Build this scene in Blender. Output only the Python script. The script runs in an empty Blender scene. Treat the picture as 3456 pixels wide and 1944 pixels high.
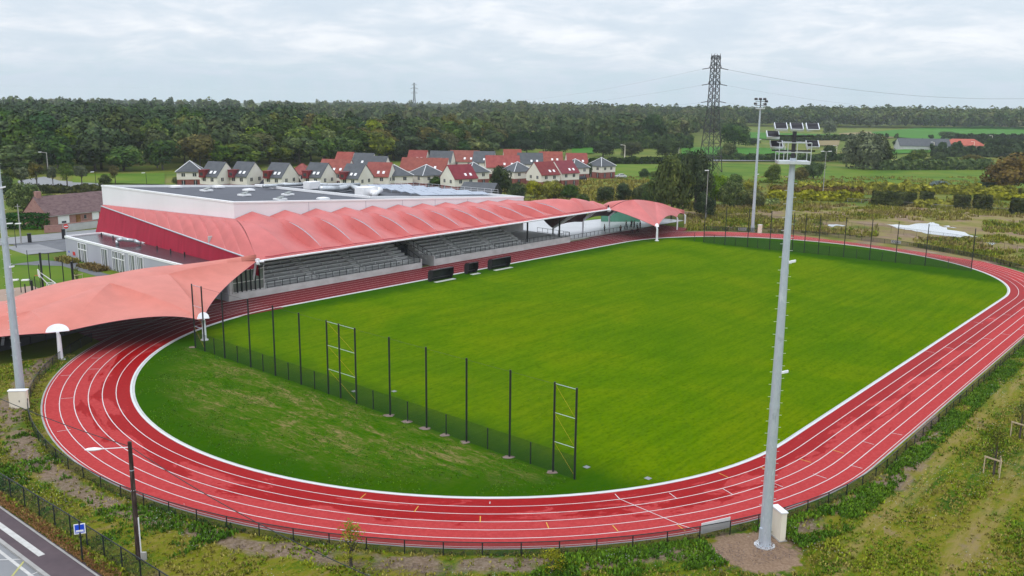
import bpy, math, random
import numpy as np
from mathutils import Vector, Matrix
random.seed(7); rng = np.random.default_rng(7)
PI = math.pi
SC = bpy.context.scene
COL = SC.collection

# ------------------------------------------------------------------ survey of the place
# camera pose and the running track's pose were measured from the photograph
F, PIT, ROLL, CAMH = 3082.95, 0.20703, 0.011, 29.68
YAW, CX, CY, R, LS, TX = 0.88509, 23.561, 132.339, 36.11, 86.18, -0.01974
W_, H_ = 3456., 1944.
cY, sY = math.cos(YAW), math.sin(YAW)
cp, sp, cr, sr = math.cos(PIT), math.sin(PIT), math.cos(ROLL), math.sin(ROLL)

def g(x, y=0):                      # height of the ground: a gentle fall to the right
    return TX*200*np.tanh((np.asarray(x, float)-CX)/200)
def fall(y):                        # the plain drops away towards the horizon
    return -.0118*np.maximum(0, np.asarray(y, float)-1250)
def xy(s, t):                       # track frame (along straight, across) -> world
    return CX+s*cY-t*sY, CY+s*sY+t*cY
def st(x, y):
    dx, dy = x-CX, y-CY
    return dx*cY+dy*sY, -dx*sY+dy*cY
def L(s, t, h=0.):
    x, y = xy(s, t)
    return (x, y, float(g(x))+h)
def at(u, v, h=0.):                 # survey point seen at photo pixel (u, v), h metres above the ground
    a, b = u-W_/2, v-H_/2
    X, Y = a*cr+b*sr, -a*sr+b*cr
    d = np.array([X/F, 0, 0])+np.array([0, cp, -sp])-(Y/F)*np.array([0, sp, cp])
    k = 50.
    for _ in range(60):
        k = (float(g(d[0]*k))+h-CAMH)/min(d[2], -1e-4)
        k = min(k, 9000)
    return (d[0]*k, d[1]*k, float(g(d[0]*k))+h)
def pix(p):                         # world -> photo pixel
    x, y, z = p[0], p[1], p[2]-CAMH
    d = y*cp-z*sp; up = y*sp+z*cp
    a, b = F*x/d, -F*up/d
    return W_/2+a*cr-b*sr, H_/2+a*sr+b*cr
def off(s, t):                      # signed distance outside the inner kerb
    c = LS/2
    if s > c: return math.hypot(s-c, t)-R
    if s < -c: return math.hypot(s+c, t)-R
    return abs(t)-R

# ------------------------------------------------------------------ materials
MATS = {}
LEVEL = {}                          # reflectance scale per surface, set from swatches in the photograph
UPRIGHT = set('white_render grey_render house_render brick mixed_brick crimson_mesh stand_concrete galvanised bright_steel white_steel cream_paint shutter_white cap_metal glass screen_glass window_dark skin timber blue_sign sign_red tier_concrete bench_plastic'.split())
def lev(name): return LEVEL.get(name, 1. if name in UPRIGHT else .70)
def _new(name):
    m = bpy.data.materials.new(name); m.use_nodes = True
    nt = m.node_tree; b = nt.nodes['Principled BSDF']
    MATS[name] = m
    return m, nt, b
def ramp(nt, fac, cols, interp='LINEAR'):
    r = nt.nodes.new('ShaderNodeValToRGB'); e = r.color_ramp.elements
    r.color_ramp.interpolation = interp
    pos = [c[0] for c in cols]
    e[0].position = pos[0]; e[0].color = (*cols[0][1], 1)
    e[1].position = pos[-1]; e[1].color = (*cols[-1][1], 1)
    for p, c in cols[1:-1]:
        n = e.new(p); n.color = (*c, 1)
    nt.links.new(fac, r.inputs[0]); return r.outputs[0]
def noise(nt, vec, scale, detail=4, rough=.55, dist=0.):
    n = nt.nodes.new('ShaderNodeTexNoise'); n.inputs['Scale'].default_value = scale
    n.inputs['Detail'].default_value = detail; n.inputs['Roughness'].default_value = rough
    n.inputs['Distortion'].default_value = dist
    if vec is not None: nt.links.new(vec, n.inputs['Vector'])
    return n.outputs['Fac']
def mixc(nt, fac, a, b, mode='MIX'):
    n = nt.nodes.new('ShaderNodeMix'); n.data_type = 'RGBA'; n.blend_type = mode
    for i, v in ((0, fac), (6, a), (7, b)):
        if hasattr(v, 'links') or hasattr(v, 'is_linked'): nt.links.new(v, n.inputs[i])
        elif i == 0: n.inputs[0].default_value = v
        else: n.inputs[i].default_value = (*v, 1)
    return n.outputs[2]
def mth(nt, op, a, b=None, c=None, clamp=False):
    n = nt.nodes.new('ShaderNodeMath'); n.operation = op; n.use_clamp = clamp
    for i, v in enumerate((a, b, c)):
        if v is None: continue
        if hasattr(v, 'is_linked'): nt.links.new(v, n.inputs[i])
        else: n.inputs[i].default_value = v
    return n.outputs[0]
def maprange(nt, v, a, b, lo=0., hi=1., smooth=True):
    n = nt.nodes.new('ShaderNodeMapRange'); n.interpolation_type = 'SMOOTHSTEP' if smooth else 'LINEAR'
    nt.links.new(v, n.inputs[0])
    for i, x in zip((1, 2, 3, 4), (a, b, lo, hi)): n.inputs[i].default_value = x
    return n.outputs[0]
def posvec(nt, scale=(1, 1, 1), rotz=0., loc=(0, 0, 0), src='Position'):
    if src == 'Position':
        gnode = nt.nodes.new('ShaderNodeNewGeometry'); o = gnode.outputs['Position']
    else:
        o = nt.nodes.new('ShaderNodeTexCoord').outputs[src]
    m = nt.nodes.new('ShaderNodeMapping'); m.inputs['Scale'].default_value = scale
    m.inputs['Rotation'].default_value = (0, 0, rotz); m.inputs['Location'].default_value = loc
    nt.links.new(o, m.inputs[0]); return m.outputs[0]
def bump(nt, b, h, strength=.3, dist=.1):
    n = nt.nodes.new('ShaderNodeBump'); n.inputs['Strength'].default_value = strength
    n.inputs['Distance'].default_value = dist
    nt.links.new(h, n.inputs['Height']); nt.links.new(n.outputs[0], b.inputs['Normal'])
def surf(name, cols, scale=1., rough=.7, spec=.3, metal=0., detail=5, bmp=0., bscale=None, src='Position', stretch=(1, 1, 1), rnd=0., dist=0., leafy=0.):
    """general painted / mineral surface: noise through a ramp of colours, optional bump and per-object tint"""
    m, nt, b = _new(name)
    v = posvec(nt, stretch, src=src)
    if len(cols) == 1:
        c = cols[0]; cols = [tuple(x*.88 for x in c), tuple(min(1, x*1.06) for x in c)]
    kk = lev(name); cols = [tuple(x*kk for x in c) for c in cols]
    lo, hi = .32, .68
    st_ = [(lo+(hi-lo)*i/(len(cols)-1), c) for i, c in enumerate(cols)]
    c = ramp(nt, noise(nt, v, scale, detail, .6, dist), st_)
    if rnd:
        oi = nt.nodes.new('ShaderNodeObjectInfo')
        h = nt.nodes.new('ShaderNodeHueSaturation'); nt.links.new(c, h.inputs['Color'])
        nt.links.new(mth(nt, 'MULTIPLY_ADD', oi.outputs['Random'], rnd*.055, .5-rnd*.022), h.inputs['Hue'])
        r2 = mth(nt, 'FRACT', mth(nt, 'MULTIPLY', oi.outputs['Random'], 17.3))
        nt.links.new(mth(nt, 'MULTIPLY_ADD', r2, rnd*.9, 1-rnd*.45), h.inputs['Value'])
        r3 = mth(nt, 'FRACT', mth(nt, 'MULTIPLY', oi.outputs['Random'], 5.7))
        nt.links.new(mth(nt, 'MULTIPLY_ADD', r3, rnd*.5, 1-rnd*.3), h.inputs['Saturation'])
        c = h.outputs[0]
    if leafy:                       # every leaf or blade a little lighter or darker than the next
        ge = nt.nodes.new('ShaderNodeNewGeometry'); h2 = nt.nodes.new('ShaderNodeHueSaturation'); nt.links.new(c, h2.inputs['Color'])
        nt.links.new(mth(nt, 'MULTIPLY_ADD', mth(nt, 'POWER', ge.outputs['Random Per Island'], 1.6), 2*leafy, 1-leafy*.75), h2.inputs['Value']); c = h2.outputs[0]
    nt.links.new(c, b.inputs['Base Color'])
    b.inputs['Roughness'].default_value = rough; b.inputs['Specular IOR Level'].default_value = spec
    b.inputs['Metallic'].default_value = metal
    if bmp: bump(nt, b, noise(nt, v, bscale or scale*3, 4, .6), bmp, .05)
    return m
def net_mat(name, col, alpha):
    m, nt, b = _new(name)
    b.inputs['Base Color'].default_value = (*col, 1); b.inputs['Roughness'].default_value = .6
    tr = nt.nodes.new('ShaderNodeBsdfTransparent'); mx = nt.nodes.new('ShaderNodeMixShader')
    mx.inputs[0].default_value = alpha
    nt.links.new(tr.outputs[0], mx.inputs[1]); nt.links.new(b.outputs[0], mx.inputs[2])
    nt.links.new(mx.outputs[0], nt.nodes['Material Output'].inputs[0])
    return m

def scaled(nt, c, k): return mixc(nt, 1., c, (k, k, k), 'MULTIPLY')
def make_turf():
    m, nt, b = _new('turf')
    v = posvec(nt, src='Object')                                    # object coordinates = track frame
    sep = nt.nodes.new('ShaderNodeSeparateXYZ'); nt.links.new(v, sep.inputs[0])
    s_, t_ = sep.outputs[0], sep.outputs[1]
    big = noise(nt, v, .07, 5, .6, .6)
    mow = noise(nt, posvec(nt, (.06, 1.1, 1), src='Object', rotz=.03), 1., 5, .7)
    fine = noise(nt, posvec(nt, (1.6, 3.0, 1), src='Object'), 1., 6, .75)
    c = ramp(nt, big, [(.33, (.092, .190, .0005)), (.5, (.128, .222, .0005)), (.66, (.165, .240, .001))])
    c = mixc(nt, maprange(nt, mow, .38, .68), c, mixc(nt, .42, c, (.050, .140, .001)))
    c = mixc(nt, maprange(nt, noise(nt, posvec(nt, (.5, 1.4, 1), src='Object', loc=(3, 9, 0)), 1., 5, .7), .52, .74, 0, .35), c, (.035, .135, .002))
    c = mixc(nt, maprange(nt, fine, .42, .72, 0, .5), c, (.030, .085, .001))
    # darker grass round the edge of the pitch, unmown by the dugouts
    wob = mth(nt, 'MULTIPLY_ADD', noise(nt, v, .35, 3), 4., -2.)
    e1 = maprange(nt, mth(nt, 'ADD', t_, wob), 29.5, 34.5)
    e2 = maprange(nt, mth(nt, 'ADD', mth(nt, 'MULTIPLY', s_, -1.), wob), 55.5, 62.)
    e3 = maprange(nt, mth(nt, 'ADD', s_, wob), 53.5, 59.)
    edge = mth(nt, 'MAXIMUM', mth(nt, 'MAXIMUM', e1, e2), e3)
    c = mixc(nt, mth(nt, 'MULTIPLY', edge, .8), c, (.018, .085, .002))
    # rough worn grass in the near D of the bend
    d = maprange(nt, s_, -62.2, -63.4)
    rad = nt.nodes.new('ShaderNodeVectorMath'); rad.operation = 'DISTANCE'
    nt.links.new(v, rad.inputs[0]); rad.inputs[1].default_value = (-43.09, 0, 0)
    d = mth(nt, 'MULTIPLY', d, maprange(nt, mth(nt, 'ADD', rad.outputs['Value'], wob), 34.5, 29.))
    worn = noise(nt, posvec(nt, (.5, .16, 1), src='Object', rotz=.2), 1.3, 7, .72, .9)
    blade = noise(nt, posvec(nt, (4.2, 1.3, 1), src='Object', rotz=.3), 1., 6, .8)
    wc = ramp(nt, mth(nt, 'ADD', mth(nt, 'MULTIPLY', worn, .55), mth(nt, 'MULTIPLY', blade, .45)),
              [(.40, (.030, .105, .002)), (.47, (.058, .145, .003)), (.52, (.095, .145, .014)), (.57, (.21, .185, .06)), (.66, (.34, .25, .12))])
    c = mixc(nt, d, c, wc)
    nt.links.new(scaled(nt, c, 0.72), b.inputs['Base Color'])
    b.inputs['Roughness'].default_value = .95; b.inputs['Specular IOR Level'].default_value = .0
    bump(nt, b, fine, .45, .12)
    return m
def make_track():
    m, nt, b = _new('track_rubber')
    uv = posvec(nt, src='UV'); sep = nt.nodes.new('ShaderNodeSeparateXYZ'); nt.links.new(uv, sep.inputs[0])
    v_ = sep.outputs[1]
    n1 = noise(nt, posvec(nt, (.17, .50, 1), src='UV'), 1., 9, .66, .5)
    n2 = noise(nt, posvec(nt, (1.1, 1.1, 1), src='UV'), 1., 3, .5)
    w = mth(nt, 'ADD', mth(nt, 'MULTIPLY_ADD', v_, -.060, .735), mth(nt, 'MULTIPLY', mth(nt, 'SUBTRACT', n1, .5), 1.15))
    w = mth(nt, 'ADD', w, mth(nt, 'MULTIPLY', mth(nt, 'SUBTRACT', n2, .5), .10))
    wet = maprange(nt, w, .535, .555)
    gr = noise(nt, posvec(nt), 3.5, 6, .7)
    dry = mixc(nt, maprange(nt, gr, .35, .7), (.53, .055, .056), (.64, .080, .080))
    fine = noise(nt, posvec(nt), 60, 2)
    wetc = mixc(nt, maprange(nt, gr, .3, .7), (.37, .003, .005), (.45, .006, .007))
    c = mixc(nt, wet, dry, wetc)
    # the straight before the stand: wet, and the canopy's shade painted in darker
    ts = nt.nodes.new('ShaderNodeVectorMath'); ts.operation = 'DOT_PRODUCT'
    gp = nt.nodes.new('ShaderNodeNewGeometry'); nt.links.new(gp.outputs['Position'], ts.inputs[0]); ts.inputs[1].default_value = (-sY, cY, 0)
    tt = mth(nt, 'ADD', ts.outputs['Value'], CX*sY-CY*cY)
    soak_shade = maprange(nt, mth(nt, 'ADD', tt, mth(nt, 'MULTIPLY_ADD', n1, 5., -2.5)), 30., 35.)
    c = mixc(nt, soak_shade, c, (.21, .006, .013))
    wet = mth(nt, 'MAXIMUM', wet, soak_shade)
    c = mixc(nt, maprange(nt, noise(nt, posvec(nt, (.35, 1.2, 1), src='UV'), 1., 6, .7), .55, .75, 0, .16), c, (.35, .08, .075))
    nt.links.new(scaled(nt, c, 0.665), b.inputs['Base Color'])
    nt.links.new(mth(nt, 'MULTIPLY_ADD', wet, -.25, .75), b.inputs['Roughness'])
    nt.links.new(mth(nt, 'MULTIPLY_ADD', wet, .03, .02), b.inputs['Specular IOR Level'])
    bump(nt, b, fine, .2, .01)
    return m
def make_verge():
    m, nt, b = _new('verge')
    v = posvec(nt)
    tr = posvec(nt, src='Object')
    sep = nt.nodes.new('ShaderNodeSeparateXYZ'); nt.links.new(tr, sep.inputs[0])
    n = noise(nt, posvec(nt, (.10, .30, 1), src='Object'), 1., 6, .66, .8)
    f = noise(nt, posvec(nt, (1.5, 3.2, 1), src='Object'), 1., 8, .8, .5)
    mixn = mth(nt, 'ADD', mth(nt, 'MULTIPLY', n, .6), mth(nt, 'MULTIPLY', f, .4))
    c = ramp(nt, mixn, [(.36, (.030, .080, .003)), (.42, (.062, .138, .003)), (.465, (.120, .180, .004)), (.51, (.205, .215, .006)),
                        (.57, (.27, .225, .03)), (.63, (.33, .24, .12)), (.70, (.24, .175, .11))])
    c = mixc(nt, maprange(nt, noise(nt, v, .9, 5, .7), .55, .72, 0, .55), c, (.045, .12, .006))
    # strip of broken bare soil running along the bend, well outside the fence
    rad = nt.nodes.new('ShaderNodeVectorMath'); rad.operation = 'DISTANCE'
    nt.links.new(tr, rad.inputs[0]); rad.inputs[1].default_value = (-43.09, 0, 0)
    rr = mth(nt, 'ADD', rad.outputs['Value'], mth(nt, 'MULTIPLY_ADD', noise(nt, v, .4, 4, .6), 3.4, -1.7))
    ring = mth(nt, 'MULTIPLY', maprange(nt, rr, 45.0, 45.6), maprange(nt, rr, 47.6, 46.8))
    ring = mth(nt, 'MULTIPLY', ring, maprange(nt, noise(nt, v, .22, 3), .34, .46))
    soil = mixc(nt, maprange(nt, noise(nt, v, 4.5, 5, .7), .35, .65), (.20, .125, .095), (.38, .27, .22))
    c = mixc(nt, mth(nt, 'MULTIPLY', ring, .85), c, soil)
    # trodden dirt round the near floodlight
    dd = nt.nodes.new('ShaderNodeVectorMath'); dd.operation = 'DISTANCE'
    nt.links.new(tr, dd.inputs[0]); dd.inputs[1].default_value = (-63.7, -43.0, 0)
    r2 = mth(nt, 'ADD', dd.outputs['Value'], mth(nt, 'MULTIPLY_ADD', noise(nt, v, .55, 7, .7), 4.4, -2.2))
    dirt = mixc(nt, maprange(nt, noise(nt, v, 5, 5, .7), .35, .65), (.30, .19, .125), (.43, .295, .20))
    c = mixc(nt, maprange(nt, r2, 3.3, 2.8), c, dirt)
    # wheel tracks worn along the straight
    for t0, wd in ((-47.7, 1.1), (-53.4, 1.3), (-58.6, .9)):
        tt = mth(nt, 'ABSOLUTE', mth(nt, 'SUBTRACT', mth(nt, 'ADD', sep.outputs[1], mth(nt, 'MULTIPLY_ADD', noise(nt, v, .2, 3), 1.8, -.9)), t0))
        k = mth(nt, 'MULTIPLY', maprange(nt, tt, wd, wd*.3), maprange(nt, noise(nt, posvec(nt, (.22, 1.6, 1), src='Object'), 1., 6, .75), .40, .60, 0, .8))
        k = mth(nt, 'MULTIPLY', k, maprange(nt, sep.outputs[0], -70, -62))
        c = mixc(nt, k, c, (.36, .27, .09))
    nt.links.new(scaled(nt, c, 0.7), b.inputs['Base Color']); b.inputs['Roughness'].default_value = .9
    b.inputs['Specular IOR Level'].default_value = .1
    bump(nt, b, f, .8, .18)
    return m
def make_membrane(name='membrane', ca=(.76, .180, .168), cb=(.86, .210, .195)):
    m, nt, b = _new(name)
    v = posvec(nt)
    n = noise(nt, v, .5, 5, .6)
    c = mixc(nt, maprange(nt, n, .3, .7), ca, cb)
    c = mixc(nt, maprange(nt, noise(nt, v, 2.5, 5, .7), .55, .8, 0, .12), c, (.6, .2, .2))
    nt.links.new(scaled(nt, c, 0.62), b.inputs['Base Color'])
    b.inputs['Roughness'].default_value = .6; b.inputs['Specular IOR Level'].default_value = .25
    b.inputs['Coat Weight'].default_value = .22; b.inputs['Coat Roughness'].default_value = .3; b.inputs['Coat IOR'].default_value = 1.5
    return m
def make_water():
    m, nt, b = _new('still_water')
    b.inputs['Base Color'].default_value = (.05, .05, .045, 1); b.inputs['Roughness'].default_value = .04
    b.inputs['Specular IOR Level'].default_value = .9; b.inputs['Metallic'].default_value = .55
    b.inputs['Base Color'].default_value = (.68, .70, .72, 1)
    return m

TURF, TRACK, VERGE, MEMB, WATER = make_turf(), make_track(), make_verge(), make_membrane(), make_water()
MEMB2 = make_membrane('membrane_warm_lit', (.80, .235, .175), (.90, .270, .205))  # membrane copy for the left tent, its warmer light painted into the colour
M = MATS
surf('ground_cover', [(.07, .13, .012), (.12, .18, .018), (.19, .21, .03), (.24, .22, .07)], .06, .9, .1, detail=8)
surf('meadow_grass', [(.06, .15, .008), (.12, .215, .012), (.19, .24, .025)], .05, .9, .1, detail=8)
surf('dry_meadow', [(.13, .17, .018), (.21, .235, .035), (.30, .27, .08)], .07, .9, .1, detail=8)
surf('crop_green', [(.05, .19, .012), (.075, .24, .02)], .02, .9, .1, detail=5)
surf('stubble', [(.27, .22, .10), (.34, .27, .14)], .03, .9, .1)
surf('waste_soil', [(.10, .14, .018), (.21, .205, .035), (.32, .255, .10), (.28, .19, .12), (.42, .32, .22)], .11, .95, .1, detail=9)
surf('asphalt', [(.13, .135, .15), (.19, .195, .21)], .5, .75, .35, bmp=.2, bscale=20)
surf('light_asphalt', [(.27, .27, .28), (.34, .34, .35)], .4, .7, .35, bmp=.2, bscale=20)
surf('wet_asphalt', [(.09, .085, .095), (.14, .13, .14)], .4, .5, .35)
surf('mauve_asphalt', [(.105, .075, .085), (.14, .10, .11)], .8, .8, .25, bmp=.2, bscale=25)
surf('kerb_stone', [(.40, .38, .36), (.52, .50, .48)], 1.2, .8, .3)
surf('road_paint', [(.60, .57, .54), (.78, .76, .73)], 2.5, .6, .3)
surf('zigzag_paint', [(.55, .5, .12), (.65, .62, .25)], 2., .6, .3)
surf('white_paint', [(.72, .68, .68), (.86, .84, .83)], .8, .5, .3)
surf('kerb_white', [(.80, .80, .80), (.88, .88, .88)], .6, .4, .4)
surf('yellow_paint', [(.75, .38, .03), (.85, .50, .06)], 1., .5, .3)
surf('plaza_concrete', [(.55, .55, .56), (.66, .66, .67)], .3, .3, .5)
surf('court_surface', [(.40, .27, .20), (.48, .34, .26)], .4, .7, .3)
surf('stand_concrete', [(.42, .41, .39), (.56, .55, .53)], .55, .8, .3, bmp=.15, bscale=8, stretch=(1, 1, 1.5))
surf('tier_concrete', [(.40, .40, .39), (.50, .50, .49)], .5, .8, .3)
surf('bench_plastic', [(.66, .66, .64), (.74, .74, .72)], 1., .5, .4)
surf('white_render', [(.74, .72, .74), (.82, .80, .82)], .12, .7, .3, stretch=(1, 1, .3))
surf('grey_render', [(.37, .37, .42), (.43, .43, .48)], .15, .75, .3, stretch=(1, 1, .25))
surf('cap_metal', [(.80, .79, .80), (.86, .86, .87)], .5, .4, .5)
surf('roof_felt', [(.050, .053, .075), (.075, .078, .105)], .35, .6, .4, detail=7)
surf('wet_roof', [(.035, .035, .042), (.075, .075, .085)], .5, .25, .5)
surf('seam_pink', [(.80, .24, .24), (.86, .30, .30)], 1., .45, .5)
surf('membrane_underside', [(.10, .045, .055), (.15, .065, .075)], .6, .7, .2)  # dark sheet set below the pink membrane to keep its underside dark
surf('crimson_mesh', [(.30, .010, .032), (.40, .016, .045)], 1.2, .65, .25, stretch=(1, 1, .12))
surf('galvanised', [(.36, .40, .45), (.50, .54, .60), (.44, .49, .55), (.58, .62, .67)], 2.6, .42, .5, metal=.25, stretch=(1, 1, .35), src='Object', detail=8)
surf('bright_steel', [(.62, .63, .66), (.75, .76, .78)], 2., .3, .5, metal=.6, src='Object')
surf('white_steel', [(.70, .69, .72), (.80, .79, .82)], 1.5, .4, .4, src='Object')
surf('black_steel', [(.010, .014, .016), (.022, .028, .030)], 3., .5, .4, src='Object')
surf('lattice_steel', [(.035, .022, .028), (.06, .05, .06), (.04, .065, .07)], .25, .6, .4)
surf('faint_steel', [(.15, .17, .19), (.22, .24, .26)], .25, .6, .4)
surf('dark_plastic', [(.012, .013, .016), (.03, .03, .035)], 2., .45, .4, src='Object')
surf('led_housing', [(.03, .028, .035), (.06, .055, .07)], 4., .4, .5, src='Object')
surf('glass', [(.03, .035, .04), (.06, .07, .075)], .8, .08, .7)
surf('screen_glass', [(.10, .115, .105), (.17, .185, .17)], .5, .15, .6)
surf('cream_paint', [(.70, .62, .50), (.80, .73, .61)], .9, .6, .3, src='Object', stretch=(1, 1, .35))
surf('timber', [(.40, .30, .19), (.55, .44, .31)], 4., .8, .2, src='Object', stretch=(3, 3, .4))
surf('old_pole_wood', [(.030, .016, .014), (.065, .040, .034), (.14, .10, .085)], 2.2, .85, .2, src='Object', stretch=(3, 3, .5))
surf('house_render', [(.66, .61, .54), (.76, .72, .65)], .25, .85, .2)
surf('slate', [(.075, .082, .095), (.115, .122, .135)], .7, .6, .35, rnd=.12)
surf('red_tile', [(.29, .065, .055), (.40, .105, .085)], .8, .75, .25, rnd=.22)
surf('dark_red_tile', [(.22, .028, .040), (.30, .045, .055)], .8, .75, .25, rnd=.22)
surf('brick', [(.20, .065, .055), (.28, .10, .085)], 1.5, .85, .2)
surf('mixed_brick', [(.26, .13, .115), (.36, .20, .175), (.30, .16, .14)], 1.3, .85, .2, bmp=.3, bscale=6)
surf('old_tile', [(.135, .080, .085), (.20, .125, .125), (.25, .165, .16)], 1.1, .8, .25, bmp=.5, bscale=5, stretch=(1, 1, 3))
surf('orange_tile', [(.52, .12, .08), (.62, .17, .12)], .5, .75, .25)
surf('window_dark', [(.02, .022, .028), (.05, .055, .065)], 1., .15, .6)
surf('shutter_white', [(.74, .73, .74), (.84, .83, .84)], 1., .5, .3)
surf('solar_panel', [(.32, .38, .50), (.42, .48, .60)], .8, .2, .6)
surf('foil_duct', [(.55, .58, .62), (.78, .80, .83)], 1.5, .25, .5, metal=.6)
surf('blue_sign', [(.005, .05, .50), (.010, .075, .60)], 3., .4, .4, src='Object')
surf('sign_red', [(.55, .02, .02), (.65, .03, .03)], 2., .4, .4, src='Object')
surf('bark', [(.07, .055, .045), (.14, .115, .095)], 3., .9, .2, src='Object', rnd=.3)
surf('green_wall', [(.10, .30, .20), (.14, .38, .26)], .4, .6, .3)
surf('skin', [(.45, .28, .20), (.52, .33, .24)], 4., .6, .3, src='Object')
surf('dark_cloth', [(.012, .012, .018), (.03, .03, .04)], 5., .85, .2, src='Object', rnd=.4)
surf('white_cloth', [(.62, .62, .62), (.75, .75, .75)], 5., .85, .2, src='Object')
surf('grey_cloth', [(.10, .09, .11), (.17, .15, .18)], 5., .85, .2, src='Object', rnd=.4)
surf('hair_dark', [(.015, .010, .008), (.03, .02, .015)], 5., .7, .3, src='Object')
surf('car_white', [(.72, .72, .73), (.78, .78, .79)], 1., .25, .5, src='Object')
surf('car_dark', [(.03, .035, .045), (.05, .055, .07)], 1., .25, .5, src='Object')
surf('car_blue', [(.04, .07, .16), (.06, .10, .2)], 1., .25, .5, src='Object')
surf('tyre', [(.012, .012, .012), (.025, .025, .025)], 5., .8, .2, src='Object')
surf('straw', [(.25, .24, .03), (.40, .33, .09)], .8, .9, .1, leafy=.5)
surf('weed_leaf', [(.09, .19, .006), (.19, .27, .010), (.30, .32, .02)], .25, .8, .15, detail=6, leafy=.5)
surf('lush_leaf', [(.06, .15, .008), (.105, .22, .012), (.17, .29, .014)], .5, .8, .15, detail=6, leafy=.5)
surf('reed_leaf', [(.13, .17, .014), (.26, .26, .025), (.34, .285, .08), (.23, .16, .06)], .10, .85, .1, detail=6, leafy=.5)
surf('petal_white', [(.62, .64, .60), (.75, .76, .72)], 3., .8, .1)
surf('dead_leaf', [(.20, .09, .035), (.32, .16, .06), (.38, .22, .10)], 1.5, .9, .1, leafy=.5)
surf('rubble', [(.22, .15, .13), (.36, .27, .24)], 2., .9, .2)
def leafmat(name, a, b_, c, rnd=.55):
    return surf(name, [tuple(x*.7 for x in a), b_, tuple(x*1.6 for x in c)], .5, .75, .08, src='Object', detail=5, rnd=rnd, leafy=.24)
leafmat('leaf_dark', (.020, .046, .016), (.038, .074, .020), (.068, .105, .022), .85)
leafmat('leaf_mid', (.038, .074, .014), (.072, .115, .018), (.125, .155, .024), .85)
leafmat('leaf_olive', (.062, .092, .016), (.108, .138, .022), (.17, .185, .03), .8)
leafmat('leaf_autumn', (.075, .072, .02), (.12, .108, .025), (.17, .135, .03), .25)
leafmat('leaf_brown', (.10, .070, .018), (.165, .105, .025), (.17, .14, .03), .15)
leafmat('leaf_grey', (.075, .095, .055), (.12, .145, .08), (.18, .20, .10), .3)
leafmat('leaf_bright', (.09, .19, .010), (.15, .27, .014), (.23, .33, .02), .2)
leafmat('leaf_yellow', (.15, .165, .010), (.25, .245, .014), (.34, .31, .03), .25)
leafmat('leaf_hedge', (.010, .046, .006), (.020, .080, .008), (.035, .120, .010), .15)
leafmat('leaf_tall_hedge', (.030, .042, .012), (.052, .066, .016), (.085, .09, .024), .3)
leafmat('leaf_blue', (.12, .17, .17), (.18, .23, .22), (.24, .28, .26), .2)
NET = net_mat('fence_net', (.012, .022, .018), .36)
NETL = net_mat('fine_net', (.02, .03, .02), .045)
RAILNET = net_mat('rail_mesh', (.015, .02, .02), .50)
ROADNET = net_mat('road_mesh', (.015, .03, .03), .34)

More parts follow.
